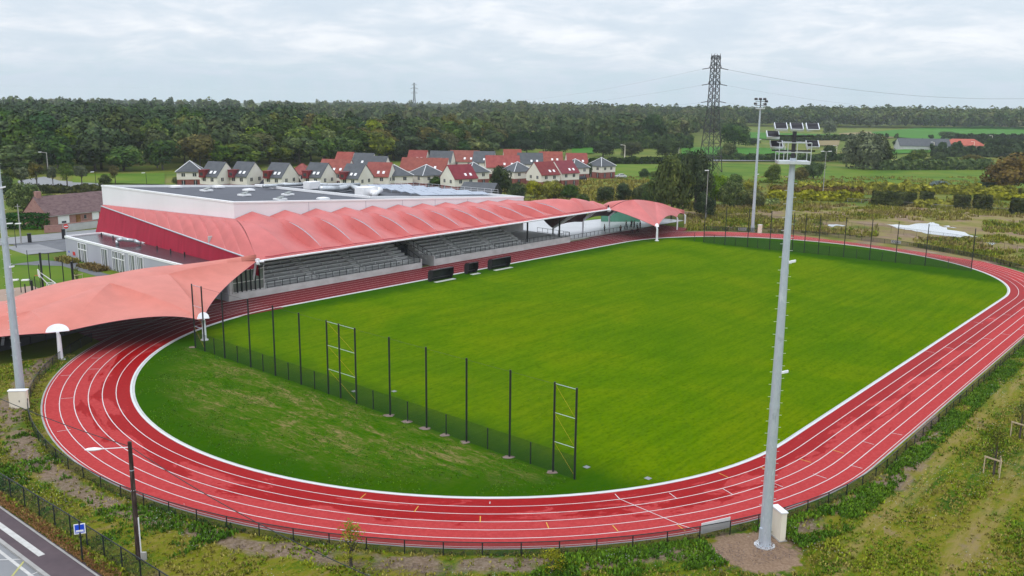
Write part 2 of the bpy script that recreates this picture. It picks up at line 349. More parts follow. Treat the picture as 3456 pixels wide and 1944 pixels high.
# ------------------------------------------------------------------ object helpers
ORG = {}
def tag(o, label=None, cat=None, group=None, kind=None):
    if label: o['label'] = label
    if cat: o['category'] = cat
    if group: o['group'] = group
    if kind: o['kind'] = kind
    return o
def thing(name, label, cat, loc, group=None):
    o = bpy.data.objects.new(name, None); o.empty_display_size = .2
    COL.objects.link(o); o.location = loc; ORG[o.name] = Vector(loc)
    return tag(o, label, cat, group)
class MB:
    def __init__(s): s.v = []; s.f = []; s.uv = None
    def add(s, vs, fs):
        n = len(s.v); s.v += [tuple(map(float, p)) for p in vs]; s.f += [tuple(i+n for i in f) for f in fs]; return s
    def quad(s, a, b, c, d): return s.add([a, b, c, d], [(0, 1, 2, 3)])
    def poly(s, pts): return s.add(pts, [tuple(range(len(pts)))])
    def box(s, c, x, y, z):     # centre and three half-axis vectors
        c, x, y, z = map(Vector, (c, x, y, z))
        vs = [c+i*x+j*y+k*z for k in (-1, 1) for j in (-1, 1) for i in (-1, 1)]
        return s.add(vs, [(0, 2, 3, 1), (4, 5, 7, 6), (0, 1, 5, 4), (2, 6, 7, 3), (0, 4, 6, 2), (1, 3, 7, 5)])
    def abox(s, x0, x1, y0, y1, z0, z1):
        return s.box(((x0+x1)/2, (y0+y1)/2, (z0+z1)/2), ((x1-x0)/2, 0, 0), (0, (y1-y0)/2, 0), (0, 0, (z1-z0)/2))
    def lbox(s, s0, s1, t0, t1, h0, h1):        # box in the track frame, standing on the ground
        P = [L(a, b, h) for h in (h0, h1) for b in (t0, t1) for a in (s0, s1)]
        return s.add(P, [(0, 2, 3, 1), (4, 5, 7, 6), (0, 1, 5, 4), (2, 6, 7, 3), (0, 4, 6, 2), (1, 3, 7, 5)])
    def tube(s, p, q, r, r2=None, n=6, cap=True):
        p, q = Vector(p), Vector(q); r2 = r if r2 is None else r2
        d = (q-p)
        if d.length < 1e-6: return s
        d.normalize(); a = d.orthogonal().normalized() if abs(d.z) < .99 else Vector((1, 0, 0)); b = d.cross(a)
        vs = [];
        for c, rr in ((p, r), (q, r2)):
            for i in range(n):
                th = 2*PI*i/n; vs.append(c+a*rr*math.cos(th)+b*rr*math.sin(th))
        fs = [(i, (i+1) % n, n+(i+1) % n, n+i) for i in range(n)]
        if cap: fs += [tuple(range(n-1, -1, -1)), tuple(range(n, 2*n))]
        return s.add(vs, fs)
    def path(s, pts, r, n=5):
        for a, b in zip(pts[:-1], pts[1:]): s.tube(a, b, r, n=n)
        return s
    def grid(s, P):             # P: rows x cols x 3
        P = np.asarray(P); a, b = P.shape[:2]
        fs = [(i*b+j, i*b+j+1, (i+1)*b+j+1, (i+1)*b+j) for i in range(a-1) for j in range(b-1)]
        return s.add(P.reshape(-1, 3), fs)
    def disc(s, c, r, n=16, z=0., sx=1., sy=1.):
        return s.poly([(c[0]+r*sx*math.cos(2*PI*i/n), c[1]+r*sy*math.sin(2*PI*i/n), c[2]+z) for i in range(n)])
    def build(s, name, mat, parent=None, loc=None, smooth=False, rot=0.):
        """links the collected shapes as ONE mesh object; vertices are world coordinates unless parent's origin is unknown"""
        o_ = Vector(loc) if loc is not None else Vector((0, 0, 0))
        if parent is not None: o_ = ORG[parent.name]
        v = [(x-o_.x, y-o_.y, z-o_.z) for x, y, z in s.v] if o_.length else s.v
        me = bpy.data.meshes.new(name); me.from_pydata(v, [], s.f); me.update()
        if smooth: me.polygons.foreach_set('use_smooth', [True]*len(me.polygons))
        if s.uv is not None:
            ul = me.uv_layers.new(name='UVMap')
            idx = np.empty(len(me.loops), int); me.loops.foreach_get('vertex_index', idx)
            ul.data.foreach_set('uv', np.asarray(s.uv, float)[idx].ravel())
        me.materials.append(M[mat] if isinstance(mat, str) else mat)
        o = bpy.data.objects.new(name, me); COL.objects.link(o)
        if parent is not None: o.parent = parent
        else: o.location = o_
        ORG[o.name] = o_
        return o
def npmesh(name, V, Fc, mat, smooth=False):
    """fast mesh of quads from arrays"""
    me = bpy.data.meshes.new(name)
    V = np.asarray(V, np.float32); Fc = np.asarray(Fc, np.int32); k = Fc.shape[1]
    me.vertices.add(len(V)); me.vertices.foreach_set('co', V.ravel())
    me.loops.add(Fc.size); me.loops.foreach_set('vertex_index', Fc.ravel())
    me.polygons.add(len(Fc)); me.polygons.foreach_set('loop_start', np.arange(0, Fc.size, k, dtype=np.int32))
    try: me.polygons.foreach_set('loop_total', np.full(len(Fc), k, np.int32))
    except Exception: pass
    me.update(calc_edges=True); me.validate()
    if smooth: me.polygons.foreach_set('use_smooth', np.ones(len(Fc), bool))
    me.materials.append(M[mat] if isinstance(mat, str) else mat)
    return me
def link(name, me, parent=None, loc=(0, 0, 0)):
    o = bpy.data.objects.new(name, me); COL.objects.link(o); o.location = loc
    if parent is not None: o.parent = parent; ORG[o.name] = ORG[parent.name]
    else: ORG[o.name] = Vector(loc)
    return o
def copy_tree(o, parent=None):
    c = o.copy(); COL.objects.link(c)
    if parent is not None: c.parent = parent
    for ch in [x for x in o.children]: copy_tree(ch, c)
    return c
def slot_mat(o, mat):
    o.material_slots[0].link = 'OBJECT'; o.material_slots[0].material = M[mat]
def structure(o): o['kind'] = 'structure'; return o
def in_track_frame(o):
    """give a ground sheet the track frame as its object frame, so patterns follow the field"""
    me = o.data; n = len(me.vertices); co = np.empty(n*3); me.vertices.foreach_get('co', co); co = co.reshape(-1, 3)
    x = co[:, 0]-CX; y = co[:, 1]-CY
    co2 = np.stack([x*cY+y*sY, -x*sY+y*cY, co[:, 2]], 1)
    me.vertices.foreach_set('co', co2.ravel()); me.update()
    o.location = (CX, CY, 0); o.rotation_euler = (0, 0, YAW); return o
# ------------------------------------------------------------------ camera, sky, sun, air
cam = bpy.data.cameras.new('camera'); co = bpy.data.objects.new('camera', cam); COL.objects.link(co)
fwd = Vector((0, cp, -sp)); up0 = Vector((0, sp, cp)); rt0 = Vector((1, 0, 0))
rt = cr*rt0+sr*up0; up = -sr*rt0+cr*up0
co.matrix_world = Matrix(((rt.x, up.x, -fwd.x, 0), (rt.y, up.y, -fwd.y, 0), (rt.z, up.z, -fwd.z, CAMH), (0, 0, 0, 1)))
cam.sensor_width = 36; cam.lens = 36*F/W_; cam.clip_start = .5; cam.clip_end = 30000
SC.camera = co
SUN_AZ, SUN_EL = math.radians(205), math.radians(48)     # behind the camera's left shoulder
w = bpy.data.worlds.new('World'); SC.world = w; w.use_nodes = True
nt = w.node_tree; bg = nt.nodes['Background']
sky = nt.nodes.new('ShaderNodeTexSky'); sky.sky_type = 'NISHITA'; sky.sun_disc = False
sky.sun_elevation = SUN_EL; sky.sun_rotation = SUN_AZ; sky.air_density = 1.; sky.dust_density = 2.; sky.altitude = 50
tc = nt.nodes.new('ShaderNodeTexCoord'); sep = nt.nodes.new('ShaderNodeSeparateXYZ'); nt.links.new(tc.outputs['Generated'], sep.inputs[0])
zc = mth(nt, 'MAXIMUM', sep.outputs[2], .012)
# flat cloud deck: project the view direction on a plane overhead
den = mth(nt, 'ADD', zc, .20)
cmb = nt.nodes.new('ShaderNodeCombineXYZ')
nt.links.new(mth(nt, 'DIVIDE', sep.outputs[0], den), cmb.inputs[0]); nt.links.new(mth(nt, 'DIVIDE', sep.outputs[1], den), cmb.inputs[1])
c1 = noise(nt, cmb.outputs[0], 2.1, 7, .58, .4)
mp = nt.nodes.new('ShaderNodeMapping'); mp.inputs['Location'].default_value = (3.1, 7.7, 1.2); mp.inputs['Scale'].default_value = (.8, .8, 1)
nt.links.new(cmb.outputs[0], mp.inputs[0])
c2 = noise(nt, mp.outputs[0], 4.2, 6, .6, .5)
K = 10.
def k3(c): return tuple(x*K for x in c)
cloud = ramp(nt, mth(nt, 'ADD', mth(nt, 'MULTIPLY', c1, .62), mth(nt, 'MULTIPLY', c2, .38)),
             [(.38, (.72, .82, .93)), (.46, (.77, .86, .96)), (.51, (.84, .91, 1.0)), (.56, (.93, .98, 1.05)), (.66, (1.06, 1.09, 1.13))])
low = mixc(nt, maprange(nt, c2, .35, .65), (.64, .78, .88), (.70, .80, .92))
cl = mixc(nt, maprange(nt, sep.outputs[2], .008, .060), low, cloud)
mul = nt.nodes.new('ShaderNodeVectorMath'); mul.operation = 'SCALE'; nt.links.new(cl, mul.inputs[0]); nt.links.new(mth(nt, 'MULTIPLY', maprange(nt, sep.outputs[2], .10, .95, 1.0, 2.1, False), K), mul.inputs['Scale'])     # overcast sky: brighter overhead than low down
skyc = mixc(nt, .9, sky.outputs[0], mul.outputs[0])
nt.links.new(skyc, bg.inputs[0]); bg.inputs[1].default_value = .1
sl = bpy.data.lights.new('sun', 'SUN'); sl.energy = .9; sl.angle = math.radians(14); sl.color = (1, .96, .90)
so = bpy.data.objects.new('sun', sl); COL.objects.link(so)
sd = Vector((math.sin(SUN_AZ)*math.cos(SUN_EL), math.cos(SUN_AZ)*math.cos(SUN_EL), math.sin(SUN_EL)))
so.rotation_euler = (-sd).to_track_quat('-Z', 'Y').to_euler(); so.location = (-60, -40, 90)
SC.view_settings.view_transform = 'Standard'; SC.view_settings.look = 'None'; SC.view_settings.exposure = 0; SC.view_settings.gamma = 1
SC.cycles.max_bounces = 6; SC.cycles.transparent_max_bounces = 16; SC.cycles.volume_bounces = 1
# damp autumn air
hz = MB().abox(-4200, 4200, -250, 7000, -75, 52).build('haze', 'glass'); tag(hz, kind='stuff')
hm = bpy.data.materials.new('damp_air'); hm.use_nodes = True; hn = hm.node_tree
hn.nodes.remove(hn.nodes['Principled BSDF']); pv = hn.nodes.new('ShaderNodeVolumePrincipled')
pv.inputs['Color'].default_value = (.86, .92, 1, 1); pv.inputs['Density'].default_value = .00010; pv.inputs['Anisotropy'].default_value = .1
hn.links.new(pv.outputs[0], hn.nodes['Material Output'].inputs['Volume']); hz.data.materials[0] = hm

# ------------------------------------------------------------------ ground, fields, roads
xs = np.unique(np.r_[np.arange(-400, 401, 8.), np.arange(-4000, -399, 120.), np.arange(400, 4001, 120.)])
ys = np.unique(np.r_[np.arange(-240, 420, 12.), np.arange(420, 6900, 160.)])
X, Y = np.meshgrid(xs, ys); Z = g(X)+fall(Y)-.06
V = np.stack([X, Y, Z], -1).reshape(-1, 3); nx = len(xs)
I, J = np.meshgrid(np.arange(len(ys)-1), np.arange(nx-1), indexing='ij'); b0 = (I*nx+J).ravel()
structure(link('ground', npmesh('ground', V, np.stack([b0, b0+1, b0+nx+1, b0+nx], 1), 'ground_cover', True)))
def sheet(name, pts, mat, h=.05, n=1):
    """ground sheet over a polygon of survey pixels / points, finely cut so that it follows the ground"""
    P = [at(u, v) for u, v in pts]
    cx_ = sum(p[0] for p in P)/len(P); cy_ = sum(p[1] for p in P)/len(P)
    mb = MB()
    for a, b in zip(P, P[1:]+P[:1]):
        rows = []
        for i in range(7):
            k = i/6; rows.append([(a[0]*(1-j/6)*k+b[0]*(j/6)*k+cx_*(1-k), a[1]*(1-j/6)*k+b[1]*(j/6)*k+cy_*(1-k)) for j in range(7)])
        mb.grid([[(x, y, float(g(x))+h) for x, y in r] for r in rows])
    return structure(mb.build(name, mat))
def stpoly(name, pts, mat, h=.05, n=10):
    """quad in the track frame"""
    a, b, c, d = [np.array(p, float) for p in pts]
    G = [[L(*(a*(1-i/n)*(1-j/n)+b*(1-i/n)*j/n+d*i/n*(1-j/n)+c*i/n*j/n), h) for j in range(n+1)] for i in range(n+1)]
    return structure(MB().grid(G).build(name, mat))
sheet('meadow', [(2060, 556), (2420, 560), (2420, 640), (2080, 602)], 'meadow_grass', .30)
sheet('meadow', [(2420, 552), (2900, 566), (3380, 572), (3456, 600), (3456, 640), (2900, 625), (2430, 612)], 'meadow_grass', .28)
sheet('meadow', [(1700, 615), (2060, 612), (2220, 640), (2240, 700), (1860, 690), (1690, 668)], 'dry_meadow', .12)
sheet('meadow', [(245, 590), (556, 586), (556, 625), (245, 618)], 'meadow_grass', .25)
sheet('meadow', [(120, 650), (346, 646), (346, 672), (128, 680)], 'dry_meadow', .2)
sheet('field', [(1930, 495), (2000, 492), (2005, 520), (1930, 521)], 'crop_green', .5)
sheet('field', [(1640, 481), (1790, 486), (1790, 500), (1640, 494)], 'crop_green', .5)
sheet('field', [(2300, 500), (2400, 499), (2660, 502), (2680, 537), (2470, 537), (2300, 536)], 'crop_green', .5)
sheet('field', [(2530, 448), (2720, 454), (2830, 456), (2845, 474), (2620, 474), (2530, 468)], 'crop_green', .7)
sheet('field', [(2760, 476), (2835, 475), (2830, 494), (2756, 494)], 'stubble', .7)
sheet('field', [(2940, 448), (3095, 434), (3300, 428), (3500, 428), (3520, 480), (3230, 474), (3080, 470), (2960, 459)], 'crop_green', .8)
sheet('field', [(3300, 425), (3520, 423), (3520, 431), (3380, 429.5)], 'stubble', .9)
sheet('field', [(2830, 452), (2935, 446), (2960, 459), (3030, 467), (2850, 470)], 'stubble', .75)
sheet('field', [(2990, 508), (3170, 503), (3230, 512), (3000, 522)], 'crop_green', .5)
sheet('road', [(1985, 538), (2300, 540), (2600, 541), (2880, 536), (2880, 541), (2600, 546), (2300, 545), (1985, 542)], 'light_asphalt', .45)
sheet('road', [(60, 612), (150, 598), (200, 612), (348, 622), (348, 636), (180, 634), (60, 640)], 'light_asphalt', .22)
sheet('waste_ground', [(2300, 690), (2700, 690), (3100, 700), (3600, 730), (3700, 960), (3420, 900), (3000, 835), (2640, 790), (2310, 770)], 'waste_soil', .06)
stpoly('road', [(-75, 112.6), (0, 112.2), (4, 118.2), (-75, 119)], 'light_asphalt', .03)
stpoly('pavement', [(-75, 110.4), (-35, 110.2), (-35, 112.2), (-75, 112.5)], 'light_asphalt', .06)
stpoly('car_park', [(-47.5, 97), (-35, 97), (-35, 110), (-47.5, 110)], 'asphalt', .035)
stpoly('path', [(-50.2, 97.8), (-44.0, 97), (-44.0, 107.4), (-49.8, 108.8)], 'light_asphalt', .045)
stpoly('lawn', [(-76, 91), (-49.8, 91), (-50.2, 111), (-76, 111)], 'meadow_grass', .03)
stpoly('lawn', [(-76, 56), (-46.6, 56), (-46.6, 92), (-76, 92)], 'meadow_grass', .025)
stpoly('path', [(-56, 90.3), (-50.4, 90.8), (-46.6, 82.5), (-49.6, 82.6)], 'asphalt', .05)
stpoly('path', [(-50.6, 84.5), (-48.9, 84.5), (-48.6, 60), (-50.8, 60)], 'asphalt', .054)
stpoly('sports_court', [(-78, 55), (-61.4, 56), (-60.6, 71.5), (-78, 73)], 'court_surface', .05)
stpoly('plaza', [(38.8, 45.1), (86, 45.2), (80, 82), (34, 82)], 'plaza_concrete', .05)
stpoly('lawn', [(58, 62), (86, 58), (100, 84), (60, 84)], 'meadow_grass', .07)
stpoly('paved_apron', [(-92, 36), (-60, 43.6), (-46.5, 50), (-90, 58)], 'asphalt', .055)
# street at the near left corner, its kerb, pavement and paint
stpoly('road', [(-125, 30), (-96.1, 30), (-96.1, -40), (-125, -40)], 'light_asphalt', .03)
stpoly('pavement', [(-96.0, 30), (-94.15, 30), (-93.75, -40), (-96.0, -40)], 'mauve_asphalt', .14)
stpoly('kerb', [(-96.22, 30), (-95.98, 30), (-95.98, -12.6), (-96.22, -12.6)], 'kerb_stone', .147, 6)
structure(MB().lbox(-96.22, -96.0, -12.7, 30, -.1, .145).build('kerb', 'kerb_stone'))
structure(MB().lbox(-94.17, -94.03, -40, 30, -.05, .17).build('path_edging', 'kerb_stone'))
stpoly('road_marking', [(-95.62, 30), (-95.22, 30), (-95.02, -9.6), (-95.42, -9.6)], 'road_paint', .152, 8)
stpoly('road_marking', [(-96.75, 30), (-96.55, 30), (-96.55, -16), (-96.75, -16)], 'road_paint', .036, 8)
# puddles on the waste ground
def blob(pts, n=4):
    P = np.array(pts, float); out = []
    for i in range(len(P)):
        a, b = P[i], P[(i+1) % len(P)]
        for k in range(n):
            q = a+(b-a)*k/n; out.append(tuple(q+rng.normal(0, [4, 1.5])))
    return out
for pts in ([(2985, 755), (3040, 772), (3110, 783), (3140, 790), (3250, 802), (3300, 799), (3200, 772), (3170, 760), (3145, 750), (3070, 760)],
            [(2795, 757), (2850, 760), (2850, 763), (2795, 762)], [(3320, 815), (3370, 822), (3350, 826)], [(3330, 765), (3360, 768), (3340, 770)],
            [(3190, 762), (3220, 767), (3225, 770), (3190, 766)]):
    c = np.mean(pts, 0); q = blob(pts)
    mb = MB(); P = [at(u, v, .10) for u, v in q]; C_ = at(c[0], c[1], .10)
    for a, b in zip(P, P[1:]+P[:1]): mb.poly([C_, a, b])
    structure(mb.build('puddle', WATER))

# ------------------------------------------------------------------ running track and infield
def outline(o, n=72, m=40):
    """closed loop of track-frame points at distance o outside the inner kerb, with arc length"""
    r = R+o; c = LS/2; P = []; U = []
    Lc = PI*(R+3)
    for i in range(m): P.append((-c+LS*i/m, -r)); U.append(LS*i/m)
    for i in range(n): th = -PI/2+PI*i/n; P.append((c+r*math.cos(th), r*math.sin(th))); U.append(LS+Lc*i/n)
    for i in range(m): P.append((c-LS*i/m, r)); U.append(LS+Lc+LS*i/m)
    for i in range(n): th = PI/2+PI*i/n; P.append((-c+r*math.cos(th), r*math.sin(th))); U.append(2*LS+Lc+Lc*i/n)
    P.append(P[0]); U.append(2*LS+2*Lc)
    return P, U
def ring(o0, o1, h0, h1=None, k=1):
    h1 = h0 if h1 is None else h1
    rows = []; uv = []
    for i in range(k+1):
        f = i/k; P, U = outline(o0+(o1-o0)*f)
        rows.append([L(a, b, h0+(h1-h0)*f) for a, b in P]); uv += [(u, o0+(o1-o0)*f) for u in U]
    mb = MB().grid(rows); mb.f = [f[::-1] for f in mb.f]; mb.uv = uv; return mb
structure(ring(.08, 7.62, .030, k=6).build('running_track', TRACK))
P0, _ = outline(-.05)
inf = MB()
for i in range(24):
    pass
def infield():
    rows = []
    for f in np.linspace(0, 1, 20):
        rows.append([L(a*(1-f)+max(-LS/2, min(LS/2, a))*f*.999, b*(1-f), .02) for a, b in P0])
    mb = MB().grid(rows); mb.f = [f[::-1] for f in mb.f]; return mb
in_track_frame(structure(infield().build('infield_grass', TURF)))
mb = MB()
for (a, b, h0, h1) in ((-.09, -.09, .0, .075), (-.09, .10, .075, .075), (.10, .10, .075, .02)):
    q = ring(a, b, h0, h1); mb.add(q.v, q.f)
structure(mb.build('track_kerb', 'kerb_white'))
structure(ring(-.32, -.095, .028).build('drain_channel', 'tier_concrete'))
lines = MB()
for i in range(1, 6):
    q = ring(.13+1.22*i-.036, .13+1.22*i+.036, .036); lines.add(q.v, q.f)
q = ring(7.40, 7.46, .036); lines.add(q.v, q.f)
structure(lines.build('lane_lines', 'white_paint'))
q = ring(7.63, 7.78, .045); structure(q.build('track_edge_kerb', 'kerb_stone'))
# straight run-outs at both ends of the home straight
for s0, s1, nm in ((-68.4, -43.1, 'l'), (43.1, 74, 'r')):
    n = 20; rows = [[L(s0+(s1-s0)*i/n, t, .034) for i in range(n+1)] for t in (R-.9 if nm == 'l' else R, R+4, R+9.4 if nm == 'l' else R+8.8)]
    mb = MB().grid(rows); mb.uv = [(s0+(s1-s0)*i/n, k) for k in (0, 4, 8.) for i in range(n+1)]
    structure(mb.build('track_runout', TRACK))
    ln = MB()
    for i in range(1, 7):
        t = R+.13+1.22*i
        ln.grid([[L(s0+(s1-s0)*k/n, t+e, .040) for k in range(n+1)] for e in (-.03, .03)])
    structure(ln.build('lane_lines', 'white_paint'))
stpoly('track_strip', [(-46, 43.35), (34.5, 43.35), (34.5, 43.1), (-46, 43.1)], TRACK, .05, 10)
# painted cross marks: pixel end points of each
def mark(ps, mat, w=.06):
    mb = MB()
    for (u0, v0, u1, v1) in ps:
        a, b = Vector(at(u0, v0, .042)), Vector(at(u1, v1, .042)); d = b-a; n_ = Vector((-d.y, d.x, 0)).normalized()*w/2
        K_ = 4
        mb.grid([[tuple(a+d*k/K_+n_*e) for k in range(K_+1)] for e in (-1, 1)])
    structure(mb.build('track_marks', mat))
A7 = lambda x, y: (2592+x/2.9815, 1000+y/2.9815)
A8 = lambda x, y: (2592+x/2.9815, 1458+y/2.9815)
A6 = lambda x, y: (1728+x/2.9815, 1458+y/2.9815)
A4 = lambda x, y: (864+x/2.9815, 1458+y/2.9815)
A1 = lambda x, y: (x/2.9815, 1000+y/2.9815)
wm = [(*A1(610, 797), *A1(715, 793)), (*A1(895, 733), *A1(1000, 730)), (*A1(920, 621), *A1(1020, 621)), (*A1(612, 1030), *A1(738, 1020)), (*A1(575, 1360), *A1(710, 1340)),
      (*A6(1035, 622), *A6(1090, 680)), (*A6(1095, 678), *A6(1700, 935)), (*A6(1700, 935), *A6(1855, 985)), (*A6(1582, 612), *A6(1662, 672)), (*A6(2122, 570), *A6(2225, 630)),
      (*A8(45, 510), *A8(150, 552)), (*A8(455, 422), *A8(590, 466)), (*A8(822, 332), *A8(950, 366)), (*A8(950, 92), *A8(1065, 125)), (*A7(1232, 1372), *A7(1352, 1395)),
      (*A7(1575, 548), *A7(1672, 566)), (*A7(1765, 508), *A7(1862, 524)), (*A7(1965, 463), *A7(2060, 478)), (*A7(2160, 420), *A7(2255, 435)), (*A7(2345, 375), *A7(2435, 388)),
      (*A7(2520, 332), *A7(2600, 345)), (*A7(2075, 258), *A7(2165, 272)), (*A7(2195, 215), *A7(2285, 232)), (*A7(2370, 182), *A7(2450, 192)), (*A4(2355, 700), *A4(2352, 722))]
mark(wm, 'white_paint')
mark([(*A4(1105, 620), *A4(1045, 673)), (*A4(1635, 744), *A4(1592, 804)), (*A4(2258, 845), *A4(2255, 908)), (*A6(345, 908), *A6(370, 970)), (*A6(1012, 938), *A6(1068, 1000)),
      (*A6(1668, 936), *A6(1745, 996)), (*A6(2080, 412), *A6(2178, 458)), (*A6(2500, 352), *A6(2548, 372)), (*A8(320, 272), *A8(435, 306)), (*A8(640, 178), *A8(765, 214))], 'yellow_paint', .07)
mark([(-20, 1890, 77, 1887), (90, 1946, 143, 1924)], 'road_paint', .10)
mark([(36, 1950, 85, 1889)], 'zigzag_paint', .12)
# manhole lids in the grass
for u, v in ((1980, 1578), (2187, 1616), (1195, 1322), (1330, 1322)):
    p = at(u, v); o = MB().disc((0, 0, 0), .34, 4, .055).build('manhole_cover', 'light_asphalt', loc=(0, 0, 0)); o.location = p
    tag(o, {1980: 'pale square cover in the grass beside the nearest ball stop frame', 2187: 'pale cover in the grass near the bend, alone', 1195: 'pale cover behind the middle ball stop frame', 1330: 'small pale cover behind the ball stop, between its posts'}[u], 'manhole cover', 'covers set in the grass')

# near verge outside the bend
def verge():
    S = np.arange(-93.9, 62, .8); T = np.arange(-90, 34, .8)
    G1, G2 = np.meshgrid(S, T); o = np.vectorize(off)(G1, G2)
    x, y = xy(G1, G2)
    nz = np.zeros_like(x)
    for k, a in ((.35, .10), (.9, .05), (2.1, .03)):
        nz += a*np.sin(x*k+1.3*np.sin(y*k*.7))*np.cos(y*k*1.1+.8*np.sin(x*k*.6))
    ditch = 0
    f = np.clip((o-8.2)/1.5, 0, 1)*np.clip((G1+93.9)/1.5, 0, 1)*np.clip((np.hypot(G1+62.2, G2+43.0)-3.2)/2, 0, 1)
    z = g(x)+.012+(nz+.24)*f
    n = len(S); idx = np.arange(x.size).reshape(x.shape)
    q = np.stack([idx[:-1, :-1], idx[:-1, 1:], idx[1:, 1:], idx[1:, :-1]], -1)
    keep = (o[:-1, :-1] > 6.6) & (o[1:, 1:] > 6.6) & (o[:-1, 1:] > 6.6) & (o[1:, :-1] > 6.6) & ~((G2[:-1, :-1] > 14) & (G1[:-1, :-1] > -75))
    V = np.stack([x, y, z], -1).reshape(-1, 3)
    fc = q[keep]; used = np.unique(fc); mp_ = np.full(len(V), -1); mp_[used] = np.arange(len(used))
    return V[used], mp_[fc]
Vv, Fv = verge()
in_track_frame(structure(link('verge', npmesh('verge', Vv, Fv, VERGE, True))))
def tufts(name, pts, hgt, wid, nb, mat, lean=.5):
    """clumps of leaning blades, one mesh"""
    pts = np.asarray(pts, float); n = len(pts); N = n*nb
    base = np.repeat(pts, nb, 0); th = rng.uniform(0, 2*PI, N); rr = rng.uniform(0, 1, N)*wid
    b = base.copy(); b[:, 0] += rr*np.cos(th); b[:, 1] += rr*np.sin(th)
    h = hgt*rng.uniform(.45, 1.15, N)*np.repeat(rng.uniform(.6, 1.3, n), nb); ph = rng.uniform(0, 2*PI, N); le = lean*h*rng.uniform(.2, 1, N)
    ww = wid*rng.uniform(.18, .34, N); dx, dy = -np.sin(ph)*ww, np.cos(ph)*ww
    top = b+np.stack([np.cos(ph)*le, np.sin(ph)*le, h], 1)
    V = np.stack([b+np.stack([dx, dy, 0*dx], 1), b-np.stack([dx, dy, 0*dx], 1), top-np.stack([dx*.55, dy*.55, 0*dx], 1), top+np.stack([dx*.55, dy*.55, 0*dx], 1)], 1).reshape(-1, 3)
    Fq = np.arange(4*N).reshape(N, 4)
    o = link(name, npmesh(name, V, Fq, mat)); return o
def scatter(n, s0, s1, t0, t1, o0, o1, cond=None):
    out = []
    while len(out) < n:
        s, t = random.uniform(s0, s1), random.uniform(t0, t1); o = off(s, t)
        if o0 < o < o1 and (cond is None or cond(s, t)):
            x, y = xy(s, t); u, v = pix((x, y, float(g(x))))
            if -60 < u < 3520 and 400 < v < 2050: out.append((x, y, float(g(x))+.24*min(1, max(0, (o-8.2)/1.5))))
    return out
def bare(s, t): return s < -61 or min(abs(t+47.7)-.9, abs(t+53.4)-1.1, abs(t+58.6)-.8) > 0 or random.random() < .25
def cl(s, t, k=.23, p=0.): return math.sin(s*k+1.7*math.sin(t*k*.8+p))*math.sin(t*k*1.3+1.1*math.sin(s*k*.9+p))
tag(tufts('weeds', scatter(4600, -93.5, 60, -90, 33, 8.4, 45, lambda s, t: random.random() < (.35+.65*cl(s, t))*(.25 if 45.3 < math.hypot(s+43.09, t) < 47.4 else 1) and math.hypot(s+63.7, t+43.0) > 3.2 and bare(s, t)), .17, .22, 7, 'weed_leaf', 1.0), kind='stuff')
tag(tufts('grass', scatter(9000, -93.5, 60, -90, 33, 8.0, 50, lambda s, t: not (45.3 < math.hypot(s+43.09, t) < 47.4 and random.random() < .8) and math.hypot(s+63.7, t+43.0) > 3.1 and bare(s, t)), .14, .18, 6, 'straw', .9), kind='stuff')
tag(tufts('undergrowth', scatter(4200, -80, 30, -75, -34, 8.9, 12.5, lambda s, t: cl(s, t, .55, 2)+.5*cl(s, t, 1.3, 1) > random.uniform(-.8, .3) and math.hypot(s+63.7, t+43.0) > 3.2 and (t > -46.7 or s < -62)), .26, .26, 9, 'lush_leaf', .7), kind='stuff')
tag(tufts('undergrowth', scatter(700, -93.6, -80, -16, 12, 8.4, 14, lambda s, t: cl(s, t, .4, 1)+.5*cl(s, t, 1.2, 2) > random.uniform(-.2, .6)), .25, .25, 9, 'lush_leaf', .7), kind='stuff')
tag(tufts('leaf_litter', scatter(2600, -94, -93.1, -20, 6, 3, 60), .07, .10, 5, 'dead_leaf', 1.2), kind='stuff')
tag(tufts('wildflowers', [(p[0]+random.gauss(0, .7), p[1]+random.gauss(0, .7), p[2]+.26) for p in scatter(60, -93, 10, -60, 10, 8.5, 14)+scatter(24, -70, 10, -60, -44, 12, 22) for _ in range(14)], .04, .05, 4, 'petal_white', .6), kind='stuff')
tag(tufts('rubble', scatter(2200, -93, -40, -60, 8, 10.2, 13.2, lambda s, t: s < -62 and cl(s, t, .3, .5) > .0), .05, .09, 4, 'rubble', .6), kind='stuff')
def waste(n, h, w_, mat, name, u0, u1, v0, v1):
    P = []
    while len(P) < n:
        u, v = random.uniform(u0, u1), random.uniform(v0, v1); p = at(u, v); s, t = st(p[0], p[1])
        if off(s, t) > 9.5 and cl(p[0], p[1], .11, .4)+.5*cl(p[0], p[1], .31) > random.uniform(-.5, .6) and not (2960 < u < 3320 and 745 < v < 808): P.append(p)
    return tag(tufts(name, P, h, w_, 8, mat, .7), kind='stuff')
waste(5200, .8, .5, 'reed_leaf', 'weeds', 2320, 3560, 690, 900)
waste(700, .7, .6, 'weed_leaf', 'undergrowth', 2320, 3560, 745, 900)
waste(2600, .8, .7, 'reed_leaf', 'weeds', 2080, 3456, 600, 690)
waste(1500, .9, .8, 'straw', 'grass', 1700, 2260, 612, 690)
# worn grass blades in the near D
tag(tufts('grass', [(*xy(s, t), float(g(xy(s, t)[0]))+.02) for s, t in ((random.uniform(-78, -62.6), random.uniform(-27, 27)) for _ in range(9000)) if off(s, t) < -.6 and cl(s, t, .5) > random.uniform(-.5, .5)], .08, .09, 5, 'lush_leaf', 1.), kind='stuff')
